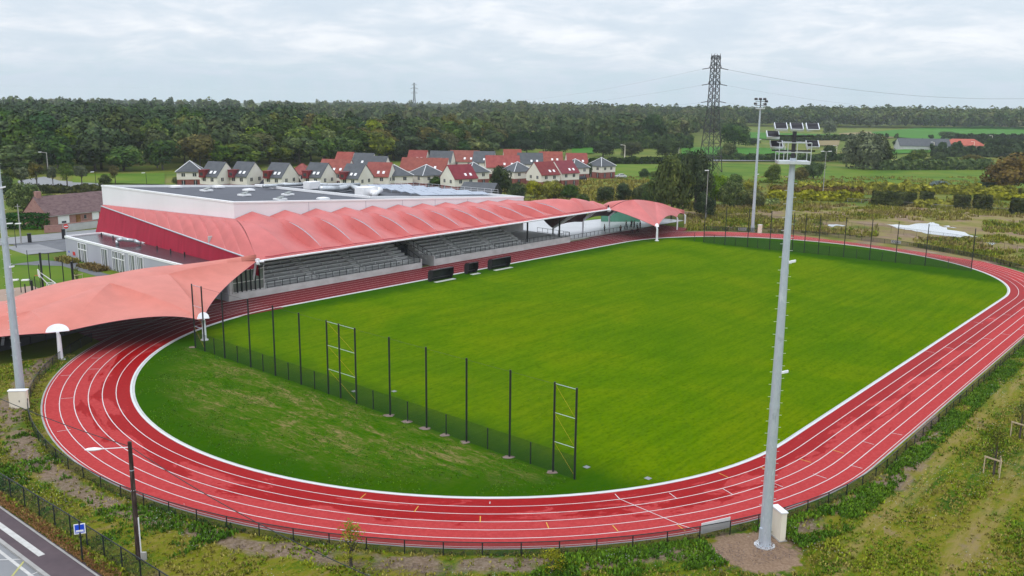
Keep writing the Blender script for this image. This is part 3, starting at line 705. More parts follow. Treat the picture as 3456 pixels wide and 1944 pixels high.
# ------------------------------------------------------------------ fences
def post_mesh(name, h, r, mat, n=6):
    o = MB().tube((0, 0, -.1), (0, 0, h), r, n=n)
    me = bpy.data.meshes.new(name); me.from_pydata(o.v, [], o.f); me.materials.append(M[mat]); return me
def child(name, me, parent, p):
    o = bpy.data.objects.new(name, me); COL.objects.link(o); o.parent = parent; o.location = Vector(p)-ORG[parent.name]; ORG[o.name] = ORG[parent.name]; return o
def ball_stop(label, posts, shorts, frames, H0, loc):
    t = thing('ball_stop_fence', label, 'ball stop fence', loc, 'ball stop fences behind the goals')
    pm = post_mesh('post', H0, .085, 'black_steel', 8); sm = post_mesh('short_post', 1.9, .05, 'black_steel')
    for s, q in posts: child('post', pm, t, L(s, q))
    for s, q in shorts: child('short_post', sm, t, L(s, q))
    P = sorted(posts, key=lambda a: -a[1])
    lo = MB(); hi = MB()
    for a, b in zip(P[:-1], P[1:]):
        lo.quad(L(*a, .03), L(*b, .03), L(*b, 1.95), L(*a, 1.95)); hi.quad(L(*a, 1.95), L(*b, 1.95), L(*b, H0-.1), L(*a, H0-.1))
    lo.build('lower_net', NET, t); hi.build('upper_net', NETL, t)
    for fr in frames:
        for h in (H0-.12, H0-2.5, H0-4.9):
            mb = MB()
            for a, b in zip(fr[:-1], fr[1:]): mb.tube(L(*a, h), L(*b, h), .024)
            mb.build('crossbar', 'galvanised', t)
        br = MB()
        for h in (H0-.12, H0-2.5, H0-4.9): br.tube(L(*fr[0], h), L(*fr[-1], max(h-2.4, .3)), .008, n=4)
        br.build('brace_wire', 'yellow_paint', t)
    mb = MB()
    for a, b in zip(P[:-1], P[1:]): mb.tube(L(*a, H0-.15), L(*b, H0-.15), .012, n=4)
    mb.build('top_wire', 'black_steel', t)
    return t
S0 = -62.35
tall = [26, 24.1, 20.2, 15.4, 11.1, 6.84, 2.58, .77, -1.54, -6.2, -10.9, -15.7, -20.5, -25, -27.1]
ball_stop('tall black post and net fence across the near end of the green pitch', [(S0, t) for t in tall], [(S0, t) for t in (22.2, 17.8, 13.2, 8.9, 4.7, -3.9, -8.5, -13.3, -18.1, -22.7)],
          [[(S0, 26), (S0, 24.1)], [(S0, 2.58), (S0, .77), (S0, -1.54)], [(S0, -25), (S0, -27.1)]], 7.5, L(S0, 0))
fp = [(57.2, 24.7), (57.6, 20.0), (58.4, 15.3), (59.4, 10.9), (60.4, 6.5), (60.9, 4.2), (61.4, 1.5), (62.0, -3.4), (62.8, -8.2), (63.8, -12.8), (64.6, -18), (65.5, -25.9)]
fs = [(57.0, 26.8), (57.4, 22.4), (58.0, 17.8), (58.9, 13.3), (59.9, 8.7), (61.7, -.6), (62.4, -5.8), (63.3, -10.4), (64.2, -15.4), (65., -22)]
ball_stop('tall black post fence across the far end of the pitch, before the far bend', fp, fs, [], 8.0, L(61, 0))
soil = MB()
for t in (-6.2, -8.5, -10.9, -13.3, -15.7, -20.5, -25, 26.4):
    c = Vector(L(S0-.15, t, .045)); n_ = 10
    soil.poly([(c.x+random.uniform(.35, .62)*math.cos(2*PI*i/n_), c.y+random.uniform(.3, .5)*math.sin(2*PI*i/n_), c.z) for i in range(n_)])
tag(soil.build('dirt', 'rubble'), kind='stuff')

def rail_fence(name, label, pts, H0, mat, net, group, every=2.5, r=.042, gap=()):
    """low fence following a line of track-frame points"""
    P = [np.array(p, float) for p in pts]; seg = [np.hypot(*(b-a)) for a, b in zip(P[:-1], P[1:])]; cum = np.r_[0, np.cumsum(seg)]
    def onl(d):
        i = min(np.searchsorted(cum, d, 'right')-1, len(seg)-1); f = (d-cum[i])/seg[i]; return P[i]*(1-f)+P[i+1]*f
    n = max(1, int(round(cum[-1]/every))); D = np.linspace(0, cum[-1], n+1); Q = [onl(d) for d in D]
    t = thing(name, label, 'fence', L(*Q[len(Q)//2]), group)
    pm = post_mesh('post', H0, r, mat)
    for q in Q[:100]: child('post', pm, t, L(*q))
    nt_, rl = MB(), MB()
    for a, b in zip(Q[:-1], Q[1:]):
        nt_.quad(L(*a, .03), L(*b, .03), L(*b, H0-.03), L(*a, H0-.03)); rl.tube(L(*a, H0-.02), L(*b, H0-.02), r*.8, n=5)
    nt_.build('mesh_panel', net, t); rl.build('top_rail', mat, t); return t
def bend(sgn, o, a0, a1, n=40):
    return [(sgn*LS/2+sgn*(R+o)*math.sin(a), (R+o)*math.cos(a)) for a in np.linspace(a0, a1, n)]
OF = 8.75
rail_fence('track_fence', 'low black mesh fence round the near bend, below the weedy verge', bend(-1, OF, .62, PI, 60), 1.06, 'black_steel', RAILNET, 'low fences round the running track')
rail_fence('track_fence', 'low black mesh fence along the right hand straight of the track', [(-LS/2, -R-OF), (LS/2, -R-OF)], 1.06, 'black_steel', RAILNET, 'low fences round the running track')
rail_fence('track_fence', 'low dark mesh fence round the far bend, before the muddy waste ground', bend(1, OF, .75, PI, 60), 1.06, 'black_steel', RAILNET, 'low fences round the running track')
rail_fence('boundary_fence', 'black post and mesh fence along the street pavement', [(-92.6, -30), (-92.9, -8), (-93.4, 14), (-93.5, 30)], 1.75, 'black_steel', ROADNET, 'taller boundary fences', 2.15, .05)
rail_fence('boundary_fence', 'thin dark mesh fence along the edge of the waste ground, past the far bend', [(74, 58), (97, 40), (104, 22), (106, 0), (104, -14), (96, -30), (92, -60)], 1.7, 'black_steel', net_mat('far_mesh', (.03, .035, .03), .12), 'taller boundary fences', 3., .03)
rail_fence('boundary_fence', 'stout dark fence at the bottom right corner, close to the camera', [(-58, -57.6), (-40, -56.6), (-10, -56.4)], 1.7, 'black_steel', ROADNET, 'taller boundary fences', 2.6, .05)
rail_fence('field_fence', 'low pale post and rail fence before the tall clipped hedges', [st(*at(u, v)[:2]) for u, v in ((2860, 683), (3000, 690), (3150, 703), (3300, 712), (3500, 722))], 1.2, 'kerb_stone', net_mat('rail_gap', (.4, .4, .38), .05), None, 4., .05)
# white panel hung on the track fence, and two small notice boards on the far fence
pan = MB(); a, b = Vector(at(2363, 1812)), Vector(at(2464, 1790))
t = thing('slatted_panel', 'white slatted panel hung on the low track fence beside the floodlight', 'panel', a)
d = (b-a); d.z = 0; n_ = Vector((-d.y, d.x, 0)).normalized()
for i in range(4):
    z = .22+i*.20; q = MB(); q.box((a+b)/2+Vector((0, 0, z+.095)), d/2*.96, n_*.015, (0, 0, .095)); q.build('slat', 'shutter_white', t)
def board(u, v, wpx, lab):
    p = Vector(at(u, v)); s, tt = st(p.x, p.y); th = math.atan2(tt, s-LS/2)
    dx = Vector((cY*-math.sin(th)-sY*math.cos(th), sY*-math.sin(th)+cY*math.cos(th), 0)); nn = Vector((dx.y, -dx.x, 0))
    w_ = wpx
    t = thing('notice_board', lab, 'sign', p, 'white boards on the far fence')
    MB().box(p+Vector((0, 0, .62)), dx*w_/2, nn*.02, (0, 0, .34)).build('panel', 'shutter_white', t)
    q = MB(); side = 1 if (p-Vector((0, 0, 0))).dot(nn) < 0 else -1
    o_ = p+Vector((0, 0, .64))+nn*side*.03; ux = dx*(1 if pix(p+dx)[0] > pix(p)[0] else -1)
    def stroke(x0, z0, x1, z1, k=.035):
        A, B = o_+ux*x0*w_+Vector((0, 0, z0)), o_+ux*x1*w_+Vector((0, 0, z1)); e = (B-A).normalized(); m_ = e.cross(nn)*k
        q.quad(A-m_, B-m_, B+m_, A+m_)
    stroke(-.36, -.2, -.33, .2, .05); stroke(-.36, .19, -.24, .19); stroke(-.35, .02, -.22, -.18)          # a large initial and five small letters, too blurred to read
    for x in (-.15, -.03, .08, .19, .31): stroke(x, -.14, x, .06); stroke(x, .05, x+.06, .04)
    stroke(.25, -.14, .33, -.14)
    q.build('lettering', 'dark_plastic', t)
board(2505, 782, 1.9, 'small white notice board near the foot of the far floodlight')
board(3023, 826, 2.2, 'larger white notice board with dark lettering on the far fence')

# ------------------------------------------------------------------ floodlight masts and their cabinets
def mast_parts(t, Hm, rb, rt_, face, plat=True):
    """face: world angle the lamps look towards"""
    o = ORG[t.name]
    m = MB().tube(o+Vector((0, 0, .05)), o+Vector((0, 0, Hm-1.9)), rb, rt_, 12); m.build('pole', 'galvanised', t, smooth=False)
    for zj in (.36, .68):
        rj = rb+(rt_-rb)*zj*Hm/(Hm-1.9); MB().tube(o+Vector((0, 0, Hm*zj-.25)), o+Vector((0, 0, Hm*zj+.02)), rj*1.07, rj*1.05, 12).build('section_joint', 'galvanised', t)
    b = MB().tube(o+Vector((0, 0, -.1)), o+Vector((0, 0, .09)), rb*1.75, n=16)
    for i in range(12): a = 2*PI*i/12; b.tube(o+Vector((rb*1.5*math.cos(a), rb*1.5*math.sin(a), .08)), o+Vector((rb*1.5*math.cos(a), rb*1.5*math.sin(a), .2)), .03, n=5)
    b.build('base_plate', 'bright_steel', t)
    MB().box(o+Vector((rb*.9*math.cos(face+2.2), rb*.9*math.sin(face+2.2), .9)), (.13, .05, 0), (-.03, .1, 0), (0, 0, .5)).build('hatch', 'galvanised', t)
    pg = MB()
    cx_, cy_ = Vector((1, 0, 0)), Vector((0, 1, 0))
    z = 3.
    k = 0
    while z < Hm-3:
        r_ = rb+(rt_-rb)*z/Hm; sgn = 1 if k % 2 else -1
        pg.tube(o+Vector((sgn*r_*.9, 0, z)), o+Vector((sgn*(r_+.17), 0, z)), .016, n=4); z += .42; k += 1
    pg.build('climbing_pegs', 'bright_steel', t)
    for zz in (Hm*.44, Hm*.70):
        r_ = rb+(rt_-rb)*zz/Hm
        MB().box(o+Vector((r_+.15, -.1, zz)), (.22, 0, .05), (0, .08, 0), (0, 0, .07)).build('camera_box', 'white_steel', t)
    f = Vector((math.cos(face), math.sin(face), 0)); s_ = Vector((-f.y, f.x, 0)); top = o+Vector((0, 0, Hm))
    if plat:
        pz = top-Vector((0, 0, 2.15))
        pf = MB().box(pz, s_*.95, f*.6, (0, 0, .09)); pf = pf.build('platform', 'bright_steel', t)
        rl = MB()
        C4 = [pz+s_*.95*a+f*.6*b for a, b in ((-1, -1), (1, -1), (1, 1), (-1, 1))]
        for z_ in (.62, 1.2):
            for a, b in zip(C4, C4[1:]+C4[:1]): rl.tube(a+Vector((0, 0, z_)), b+Vector((0, 0, z_)), .03, n=5)
        for a in C4+[pz-s_*.1-f*.6, pz+s_*.45-f*.6, pz+s_*.45+f*.6]: rl.tube(a, a+Vector((0, 0, 1.2)), .026, n=5)
        rl.build('guard_rail', 'bright_steel', pf)
    rt2 = MB().tube(top-Vector((0, 0, 1.95)), top-Vector((0, 0, .1)), rt_*.72, n=8)
    for z_, w2 in ((-.55, 1.15), (-1.45, 1.3)):
        rt2.tube(top+s_*-w2+Vector((0, 0, z_)), top+s_*w2+Vector((0, 0, z_)), .05, n=6)
    rt2.build('lamp_crossbar', 'led_housing', t)
    for a, z_, fwd_ in ((.85, -.05, .1), (-.10, -.05, .1), (-1.05, -.05, .1), (1.25, -.55, .35), (1.0, -1.15, .3), (-1.12, -1.1, .1)):
        c = top+s_*a+f*fwd_+Vector((0, 0, z_)); tilt = .58; u = f*math.cos(tilt)+Vector((0, 0, math.sin(tilt))); nrm = -f*math.sin(tilt)+Vector((0, 0, math.cos(tilt)))
        lp = MB().box(c, s_*.34, u*.29, nrm*.05)
        for i in range(4): lp.box(c+nrm*.10+u*(-.22+.145*i), s_*.32, u*.035, nrm*.07)
        lp = lp.build('floodlight', 'led_housing', t)
        fr = MB()
        for e in (-1, 1): fr.box(c+s_*.36*e+nrm*.06, s_*.022, u*.32, nrm*.09)
        fr.box(c-u*.33+nrm*.05, s_*.38, u*.022, nrm*.08); fr.build('lamp_frame', 'bright_steel', lp)
def mast(label, s, t_, Hm, face):
    t = thing('floodlight_mast', label, 'floodlight', L(s, t_), 'floodlight masts round the track')
    mast_parts(t, Hm, .40, .18, face); return t
mast('tall galvanised floodlight mast standing in the dirt in front of the right straight', -62.4, -42.9, 27.9, YAW+.58)
mast('tall floodlight mast far off behind the far bend', 81.4, 24.9, 30.3, YAW+PI+.35)
mast('floodlight mast at the left edge, cut off at its top, before the pink tent roof', -82.6, 23.3, 28.2, YAW-.4)
def cabinet(label, p, ang, w_, d_, h_):
    t = thing('electric_cabinet', label, 'cabinet', p, 'cream cabinets at the masts')
    c, s_ = math.cos(ang), math.sin(ang); X_, Y_ = Vector((c, s_, 0)), Vector((-s_, c, 0)); p = Vector(p)
    MB().box(p+Vector((0, 0, h_/2+.05)), X_*w_/2, Y_*d_/2, (0, 0, h_/2)).build('body', 'cream_paint', t)
    MB().box(p+Vector((0, 0, h_+.09)), X_*(w_/2+.05), Y_*(d_/2+.05), (0, 0, .045)).build('lid', 'shutter_white', t)
    dr = MB().box(p-Y_*(d_/2+.012)+Vector((0, 0, h_/2+.05)), X_*(w_/2-.08), Y_*.012, (0, 0, h_/2-.08)).build('door', 'cream_paint', t)
    MB().box(p-Y_*(d_/2+.035)+X_*.12+Vector((0, 0, h_*.5)), X_*.025, Y_*.02, (0, 0, .09)).build('handle', 'dark_plastic', dr)
    MB().box(p+Vector((0, 0, .0)), X_*(w_/2+.1), Y_*(d_/2+.1), (0, 0, .05)).build('plinth', 'kerb_stone', t)
cabinet('tall cream cabinet just behind the nearest floodlight mast', L(-60.6, -43.05), YAW+.95, 1.25, .42, 2.0)
cabinet('wide cream cabinet at the foot of the left floodlight mast', L(-84.5, 19.0), .12, 1.55, .45, 1.75)
cabinet('narrow cream cabinet beside the far floodlight mast', L(80.6, 22.7), .6, .9, .5, 1.85)

# ------------------------------------------------------------------ sports hall and low block
def hq(mb, *P): mb.poly([L(*p) for p in P])
A_, B_, C_, D_ = (-36.15, 56.35), (35.3, 56.35), (30.2, 91.2), (-38.1, 93.6)
zA, zB, zC, zD = 12.0, 8.25, 8.05, 11.65
hall = thing('sports_hall', 'large white sports hall with a flat dark roof behind the pink canopy', 'building', L(-2, 74))
wl = MB()
for (p, zp), (q, zq) in (((A_, zA), (B_, zB)), ((B_, zB), (C_, zC)), ((C_, zC), (D_, zD)), ((D_, zD), (A_, zA))):
    hq(wl, (*p, 0), (*q, 0), (*q, zq), (*p, zp))
wl.build('wall', 'white_render', hall)
jn = MB()
for f in (.2, .375, .5, .62, .75):
    s = A_[0]+(B_[0]-A_[0])*f; z = zA+(zB-zA)*f; jn.box(Vector(L(s, 56.33, z/2)), Vector((cY, sY, 0))*.03, Vector((-sY, cY, 0))*.02, (0, 0, z/2-.05))
jn.build('panel_joint', 'grey_render', hall)
rf = MB(); dz = .34
hq(rf, (*A_, zA-dz), (*B_, zB-dz), (*C_, zC-dz), (*D_, zD-dz)); roof = rf.build('roof', 'roof_felt', hall)
def inset(p, k=.36):
    c = np.mean([A_, B_, C_, D_], 0); q = np.array(p); d = c-q; return tuple(q+np.sign(d)*k)
cap = MB(); ring4 = [(A_, zA), (B_, zB), (C_, zC), (D_, zD)]
for (p, zp), (q, zq) in zip(ring4, ring4[1:]+ring4[:1]):
    pi, qi = inset(p), inset(q); po, qo = inset(p, -.07), inset(q, -.07)
    hq(cap, (*po, zp+.06), (*qo, zq+.06), (*qi, zq+.06), (*pi, zp+.06)); hq(cap, (*pi, zp+.06), (*qi, zq+.06), (*qi, zq-dz-.02), (*pi, zp-dz-.02)); hq(cap, (*po, zp-.22), (*qo, zq-.22), (*qo, zq+.06), (*po, zp+.06))
cap.build('parapet', 'cap_metal', hall)
def rz(s, t):       # height of the hall roof at a spot
    f = (s-A_[0])/(B_[0]-A_[0]); return (zA+(zB-zA)*f)-dz-(t-56)/37*.25
def roofpt(u, v):
    h = 10.
    for _ in range(20): p = at(u, v, h); s, t = st(p[0], p[1]); h = h*.4+.6*rz(s, t)
    return s, t, h
A5 = lambda x, y: (550+x/3.68, 500+y/3.68)
for i, (x, y, op) in enumerate(((160, 486, 0), (540, 530, 1), (690, 486, 0), (1065, 526, 0), (1010, 586, 1), (1550, 580, 1), (1455, 640, 1), (1990, 634, 0), (1510, 452, 0))):
    s, t, h = roofpt(*A5(x, y)); c = Vector(L(s, t, h))
    X_, Y_ = Vector((cY, sY, 0)), Vector((-sY, cY, 0))
    sk = MB().box(c+Vector((0, 0, .1)), X_*.85, Y_*.85, (0, 0, .13)).build('skylight', 'cap_metal', hall)
    if op:
        MB().box(c+Vector((0, 0, .42))+X_*.1, X_*.55+Vector((0, 0, .12)), Y_*.55, Vector((0, 0, .05))).build('lid', 'screen_glass', sk)
    else: MB().box(c+Vector((0, 0, .27)), X_*.7, Y_*.7, (0, 0, .05)).build('dome', 'shutter_white', sk)
# inner upstand, ducts and solar panels over the right part of the roof
up = MB()
r1, r2 = roofpt(*A5(1150, 470)), roofpt(*A5(2576, 622))
for a, b in ((r1, r2), (r2, (33.5, 57.6, rz(33.5, 57.6))), (r1, (-4, 92, rz(-4, 92)))):
    A3, B3 = Vector(L(a[0], a[1], a[2]+.15)), Vector(L(b[0], b[1], b[2]+.15)); d = B3-A3; n_ = Vector((-d.y, d.x, 0)).normalized()*.2
    up.box((A3+B3)/2, d/2, n_, (0, 0, .22))
up.build('upstand', 'cap_metal', hall)
A6b = lambda x, y: (1200+x/2.7116, 480+y/2.7116)
def duct(pts, r, mat='foil_duct', lift=.7):
    q = [Vector(L(*roofpt(*p)[:2], roofpt(*p)[2]+lift)) for p in pts]; mb = MB().path(q, r, 10); mb.build('ventilation_duct', mat, hall, smooth=True)
duct([A5(1255, 505), A5(1490, 490), A5(1760, 475)], .38, 'foil_duct', .5)
duct([A5(1950, 548), A5(2180, 548), A5(2330, 520), A5(2450, 560)], .62)
duct([A5(1760, 480), A5(2050, 500), A5(2440, 490)], .35)
duct([A6b(150, 500), A6b(190, 460), A6b(230, 470), A6b(170, 508)], .5, 'shutter_white')
for (x, y, wx, wy, hh) in ((100, 490, 1.8, 1.3, 1.7), (1840/3.68*2.7116-1762, 0, 0, 0, 0)):
    if not hh: continue
    s, t, h = roofpt(*A6b(x, y)); MB().box(Vector(L(s, t, h+hh/2)), Vector((cY, sY, 0))*wx, Vector((-sY, cY, 0))*wy, (0, 0, hh/2)).build('plant_unit', 'shutter_white', hall)
s, t, h = roofpt(*A5(1850, 500)); MB().box(Vector(L(s, t, h+.7)), Vector((cY, sY, 0))*1.4, Vector((-sY, cY, 0))*1., (0, 0, .7)).build('plant_unit', 'shutter_white', hall)
for row in range(6):
    t = 62.0+row*4.0; s0, s1 = 10+row*1.1, 31-row*.5
    for k in range(4):
        a, b = s0+(s1-s0)*k/4+.1, s0+(s1-s0)*(k+1)/4-.1; mb = MB()
        P = [L(a, t, rz(a, t)+.45), L(b, t, rz(b, t)+.45), L(b, t+2.2, rz(b, t+2.2)+.85), L(a, t+2.2, rz(a, t+2.2)+.85)]
        mb.poly(P); mb.poly([tuple(np.array(p)-[0, 0, .08]) for p in P][::-1])
        for i in range(4): p, q = P[i], P[(i+1) % 4]; mb.poly([p, tuple(np.array(p)-[0, 0, .08]), tuple(np.array(q)-[0, 0, .08]), q])
        mb.tube(P[0], np.array(P[0])-[0, 0, .5], .05, n=4); mb.tube(P[2], np.array(P[2])-[0, 0, .9], .05, n=4)
        mb.build('solar_panel', 'solar_panel', hall)
gr = MB(); G_ = [(8+i*2.1) for i in range(13)]
e0, e1 = np.array([*C_, zC]), np.array([*B_, zB]); prev = None
for i in range(17):
    f = i/16*.8+.02; q = e0+(e1-e0)*f; a = Vector(L(q[0]-.2, q[1], q[2])); gr.tube(a, a+Vector((0, 0, 1.05)), .03, n=5)
    if prev is not None:
        for z_ in (.55, 1.05): gr.tube(prev+Vector((0, 0, z_)), a+Vector((0, 0, z_)), .025, n=5)
    prev = a
gr.build('roof_railing', 'white_steel', hall)
# crimson mesh facade over the low block
fc = MB(); Tn = 24; rows = []
top = [np.array([-38.5, 93.4, 8.0])*(1-i/Tn)+np.array([-42.0, 42.6, 5.38])*i/Tn for i in range(Tn+1)]
bot = [np.array([-39.6, 94.1, 3.35])*(1-i/Tn)+np.array([-41.8, 42.8, 3.2])*i/Tn for i in range(Tn+1)]
fc.grid([[L(*p) for p in top], [L(*p) for p in bot]])
fc.grid([[L(p[0]+.12, p[1], p[2]) for p in top], [L(p[0]+.12, p[1], p[2]) for p in bot]])
fc.grid([[L(*p) for p in bot], [L(p[0]+.12, p[1], p[2]) for p in bot]])
fcd = fc.build('crimson_facade', 'crimson_mesh', hall)
fr = MB()
for i in range(0, Tn+1): fr.tube(L(*(top[i]+[.25, 0, 0])), L(*(bot[i]+[.25, 0, 0])), .04, n=4)
fr.build('facade_frame', 'black_steel', hall)
MB().path([L(p[0]-.05, p[1], p[2]) for p in top], .11, 6).build('facade_edge_tube', 'galvanised', hall)

low = thing('changing_block', 'low pale grey block with tall glazed doors under the crimson facade', 'building', L(-43.5, 72))
wl = MB(); sF = -46.5; hB = 3.75
wl.lbox(sF, -40, 49, 90.9, 0, hB-.3); wl.build('wall', 'grey_render', low)
cp_ = MB()
for b_ in ((sF-.06, sF+.3, 48.9, 91), (-40.3, -39.9, 48.9, 91), (sF+.3, -40.3, 90.65, 91), (sF+.3, -40.3, 48.9, 49.2)): cp_.lbox(*b_, hB-.3, hB+.02)
cp_.build('parapet', 'cap_metal', low)
MB().lbox(sF+.3, -40.3, 49.2, 90.65, hB-.35, hB-.18).build('roof', 'wet_roof', low)
for (t0, t1, z0, z1, nb, door) in ((83.4, 86.4, .05, 3.2, 3, 1), (76.4, 78.5, .05, 3.2, 2, 0), (71.1, 75.0, .05, 3.25, 4, 1), (67.9, 69.8, .05, 3.3, 2, 0), (65.4, 67.3, .05, 3.3, 2, 0), (54, 56, 1.8, 3.3, 2, 0)):
    wn = MB().lbox(sF-.03, sF+.05, t0, t1, z0, z1).build('glazed_door' if door else 'tall_window', 'screen_glass', low)
    f_ = MB(); n_ = nb
    for i in range(n_+1): tt = t0+(t1-t0)*i/n_; f_.lbox(sF-.09, sF-.035, tt-.05, tt+.05, z0, z1)
    f_.lbox(sF-.09, sF-.035, t0, t1, z1-.06, z1+.05)
    if door: f_.lbox(sF-.1, sF-.036, t0, t1, 2.05, 2.2)
    f_.build('frame', 'shutter_white', wn)
    cu = MB()
    for i in range(n_): tt = t0+(t1-t0)*(i+.3+.3*(i % 2))/n_; cu.lbox(sF-.034, sF-.0305, tt-.16, tt+.16, z0+.2, z1-.1)
    cu.build('curtain', 'grey_render', wn)
MB().lbox(sF-.05, sF-.005, 87.7, 88.5, .75, 1.35).build('wall_sign', 'sign_red', low)
MB().lbox(sF-.04, sF-.005, 89.7, 90.05, 1.0, 1.3).build('wall_sign', 'blue_sign', low)
MB().lbox(sF-.25, sF-.005, 71.0, 71.5, 3.0, 3.12).build('wall_lamp', 'shutter_white', low)
duct_ = MB().path([Vector(L(-44, 78, 3.5)), Vector(L(-44, 78, 4.3)), Vector(L(-43.5, 77.2, 4.5)), Vector(L(-42.2, 75.8, 4.3)), Vector(L(-41.6, 75, 3.9))], .3, 8).build('ventilation_duct', 'foil_duct', low, smooth=True)
for tt in (62, 66, 70, 84, 88): MB().tube(L(-41.6, tt, 3.5), L(-41.6, tt, 4.1), .12).build('vent_pipe', 'dark_plastic', low)
# ------------------------------------------------------------------ grandstand
stand = thing('grandstand', 'long concrete grandstand with grey benches under the pink canopy', 'grandstand', L(-5, 48))
MB().lbox(-46.3, -8.65, 43.4, 43.75, -.1, 1.0).build('front_wall', 'stand_concrete', stand)
MB().lbox(-5.2, 34.7, 43.4, 43.75, -.1, 1.2).build('front_wall', 'stand_concrete', stand)
MB().lbox(-8.65, -8.4, 43.45, 52, -.1, 1.6).build('side_wall', 'tier_concrete', stand); MB().lbox(-5.45, -5.2, 43.45, 52, -.1, 1.7).build('side_wall', 'tier_concrete', stand)
MB().lbox(-8.4, -5.45, 45, 54, -.05, .02).build('tunnel_floor', 'mauve_asphalt', stand)
MB().lbox(-8.4, -5.45, 50.0, 50.2, 0, 3.0).build('tunnel_end_wall', 'window_dark', stand)
TR = MB(); BN = []
NR = 11; dt = .86; dh = .40; t0 = 44.9; h0 = .95
for s0, s1, n in ((-40, -8.65, NR), (-5.2, 21.5, NR)):
    TR.lbox(s0 if s0 > -30 else -46.2, s1, 43.75, t0, 0, h0-.02)
    for i in range(n): TR.lbox(s0, s1, t0+i*dt, t0+(i+1)*dt, 0, h0+i*dh)
TR.lbox(21.5, 34.7, 43.75, 56.2, 0, 1.15)
TR.build('tiers', 'tier_concrete', stand)
ais = [-40, -30.2, -20.6, -11.2, -8.8]; ais2 = [-5.0, 3.6, 12.6, 21.2]
for A, n in ((ais, NR), (ais2, NR)):
    for a, b in zip(A[:-1], A[1:]):
        if b-a < 3: continue
        for i in range(n):
            s0, s1 = a+.75, b-.75; t = t0+i*dt+.50; h = h0+i*dh
            mb = MB().lbox(s0, s1, t-.19, t+.19, h+.36, h+.43)
            k = s0+.4
            while k < s1: mb.lbox(k-.04, k+.04, t-.05, t+.12, h, h+.36); k += 3.0
            mb.build('bench', 'bench_plastic', stand)
for c in ais[:4]+ais2:
    mb = MB()
    for i in range(NR-1): mb.lbox(c-.6, c+.6, t0+i*dt+.43, t0+(i+1)*dt, h0+i*dh, h0+i*dh+.2)
    mb.build('stair', 'stand_concrete', stand)
def railing(name, a, b, h, base, parent, every=1.3, hh=.95, mat='black_steel'):
    n = max(2, int(math.hypot(b[0]-a[0], b[1]-a[1])/every)); mb = MB(); a, b = np.array(a, float), np.array(b, float)
    for i in range(n+1):
        q = a+(b-a)*i/n; z = base+(h-base)*i/n; mb.tube(L(*q, z), L(*q, z+hh), .045, n=5)
    for z in (hh, hh*.12): mb.tube(L(*a, base+z), L(*b, h+z), .04, n=5)
    return mb.build(name, mat, parent)
railing('front_railing', (-39.8, 43.6), (-8.8, 43.6), 1.0, 1.0, stand); railing('front_railing', (-5.1, 43.6), (34.6, 43.6), 1.2, 1.2, stand)
railing('tunnel_railing', (-8.5, 44.2), (-8.5, 52), 3.9, .9, stand, 1., 1.); railing('tunnel_railing', (-5.3, 44.2), (-5.3, 52), 3.9, 1.1, stand, 1., 1.)
railing('end_railing', (34.6, 43.7), (34.6, 52), 1.2, 1.2, stand)
MB().lbox(-41, 34.7, 56.0, 56.25, 0, 7.2).build('back_wall', 'tier_concrete', stand)
MB().lbox(-46.3, -42.2, 55, 55.3, 0, 2.9).build('back_wall', 'tier_concrete', stand)
for s in (11.5, 20.5): MB().lbox(s, s+1.5, 55.88, 55.98, 3.2 if s < 20 else 1.2, 6.3).build('doorway', 'window_dark', stand)
MB().lbox(22.5, 33, 55.9, 55.98, 3.6, 6.4).build('roller_shutter', 'dark_plastic', stand)
# barred screen closing the left end
scn = MB().lbox(-45.6, -40.4, 43.50, 43.56, 1.1, 4.1).build('end_screen', 'screen_glass', stand)
fr = MB()
for s in (-45.6, -40.4): fr.lbox(s-.06, s+.06, 43.40, 43.52, 1.0, 4.5)
for z in (1.15, 2.5, 4.1): fr.lbox(-45.6, -40.4, 43.42, 43.49, z-.05, z+.05)
fr.build('screen_frame', 'stand_concrete', scn)
br = MB()
for i in range(1, 7): s = -45.6+5.2*i/7; br.lbox(s-.07, s+.07, 43.32, 43.48, 1.1, 4.2)
br.build('screen_bars', 'black_steel', scn)
MB().lbox(-46.35, -46.2, 43.5, 49, 0, 3.0).build('side_wall', 'grey_render', stand)
MB().lbox(-46.2, -45.75, 43.38, 43.7, 1.0, 4.4).build('corner_pier', 'stand_concrete', stand)
for s in (-36, -23.5, -11, 1.5, 14, 22.4, 33.0):
    MB().tube(L(s, 54.6 if s < 20 else 45.0, 1.0), L(s, 54.6 if s < 20 else 45.0, 8. if s < 20 else 6.3), .17, n=8).build('column', 'black_steel', stand)
for s in (-30, -17.5, -4, 8): MB().tube(L(s, 55, 4.5), L(s, 47.0, 6.9), .10, n=6).build('roof_strut', 'galvanised', stand)

# ------------------------------------------------------------------ tensile roof over the stand
def sm(a, b, x): k = min(1, max(0, (x-a)/(b-a))); return k*k*(3-2*k)
SR, PIT_ = -36.17, 6.27
def hf(s): return 5.42+.0066*(s+42)
def hb(s):
    if s < 35: return 9.45-.0275*(s+36.2)
    return 7.49-(sm(34.9, 45.5, s))*6.2
def roofz(s, v):
    a, b = hf(s), hb(s)
    z = a+(b-a)*(1-(1-v)**1.75)
    if s > 33: z += 3.9*sm(34, 44, s)*math.sin(PI*min(1, v*1.02))**1.0
    x = ((s-SR)/PIT_) % 1.
    saw = -(x/.90)**.9 if x < .90 else -1+(x-.90)/.10
    saw2 = -math.sin(PI*x)**.8
    A = 1.85*math.sin(PI*min(1, v/.84))**.75 if v < .82 else 0.
    A *= (1-sm(40, 47, s))
    k = sm(.40, .82, v); peak = 1-abs(2*x-1)
    z += A*saw*(1-k*.6)+A*.35
    z += sm(.45, 1, v)*peak*(1.0-.009*(s+36))*(1-sm(33, 40, s))
    return z
def roofs(s, v): return s
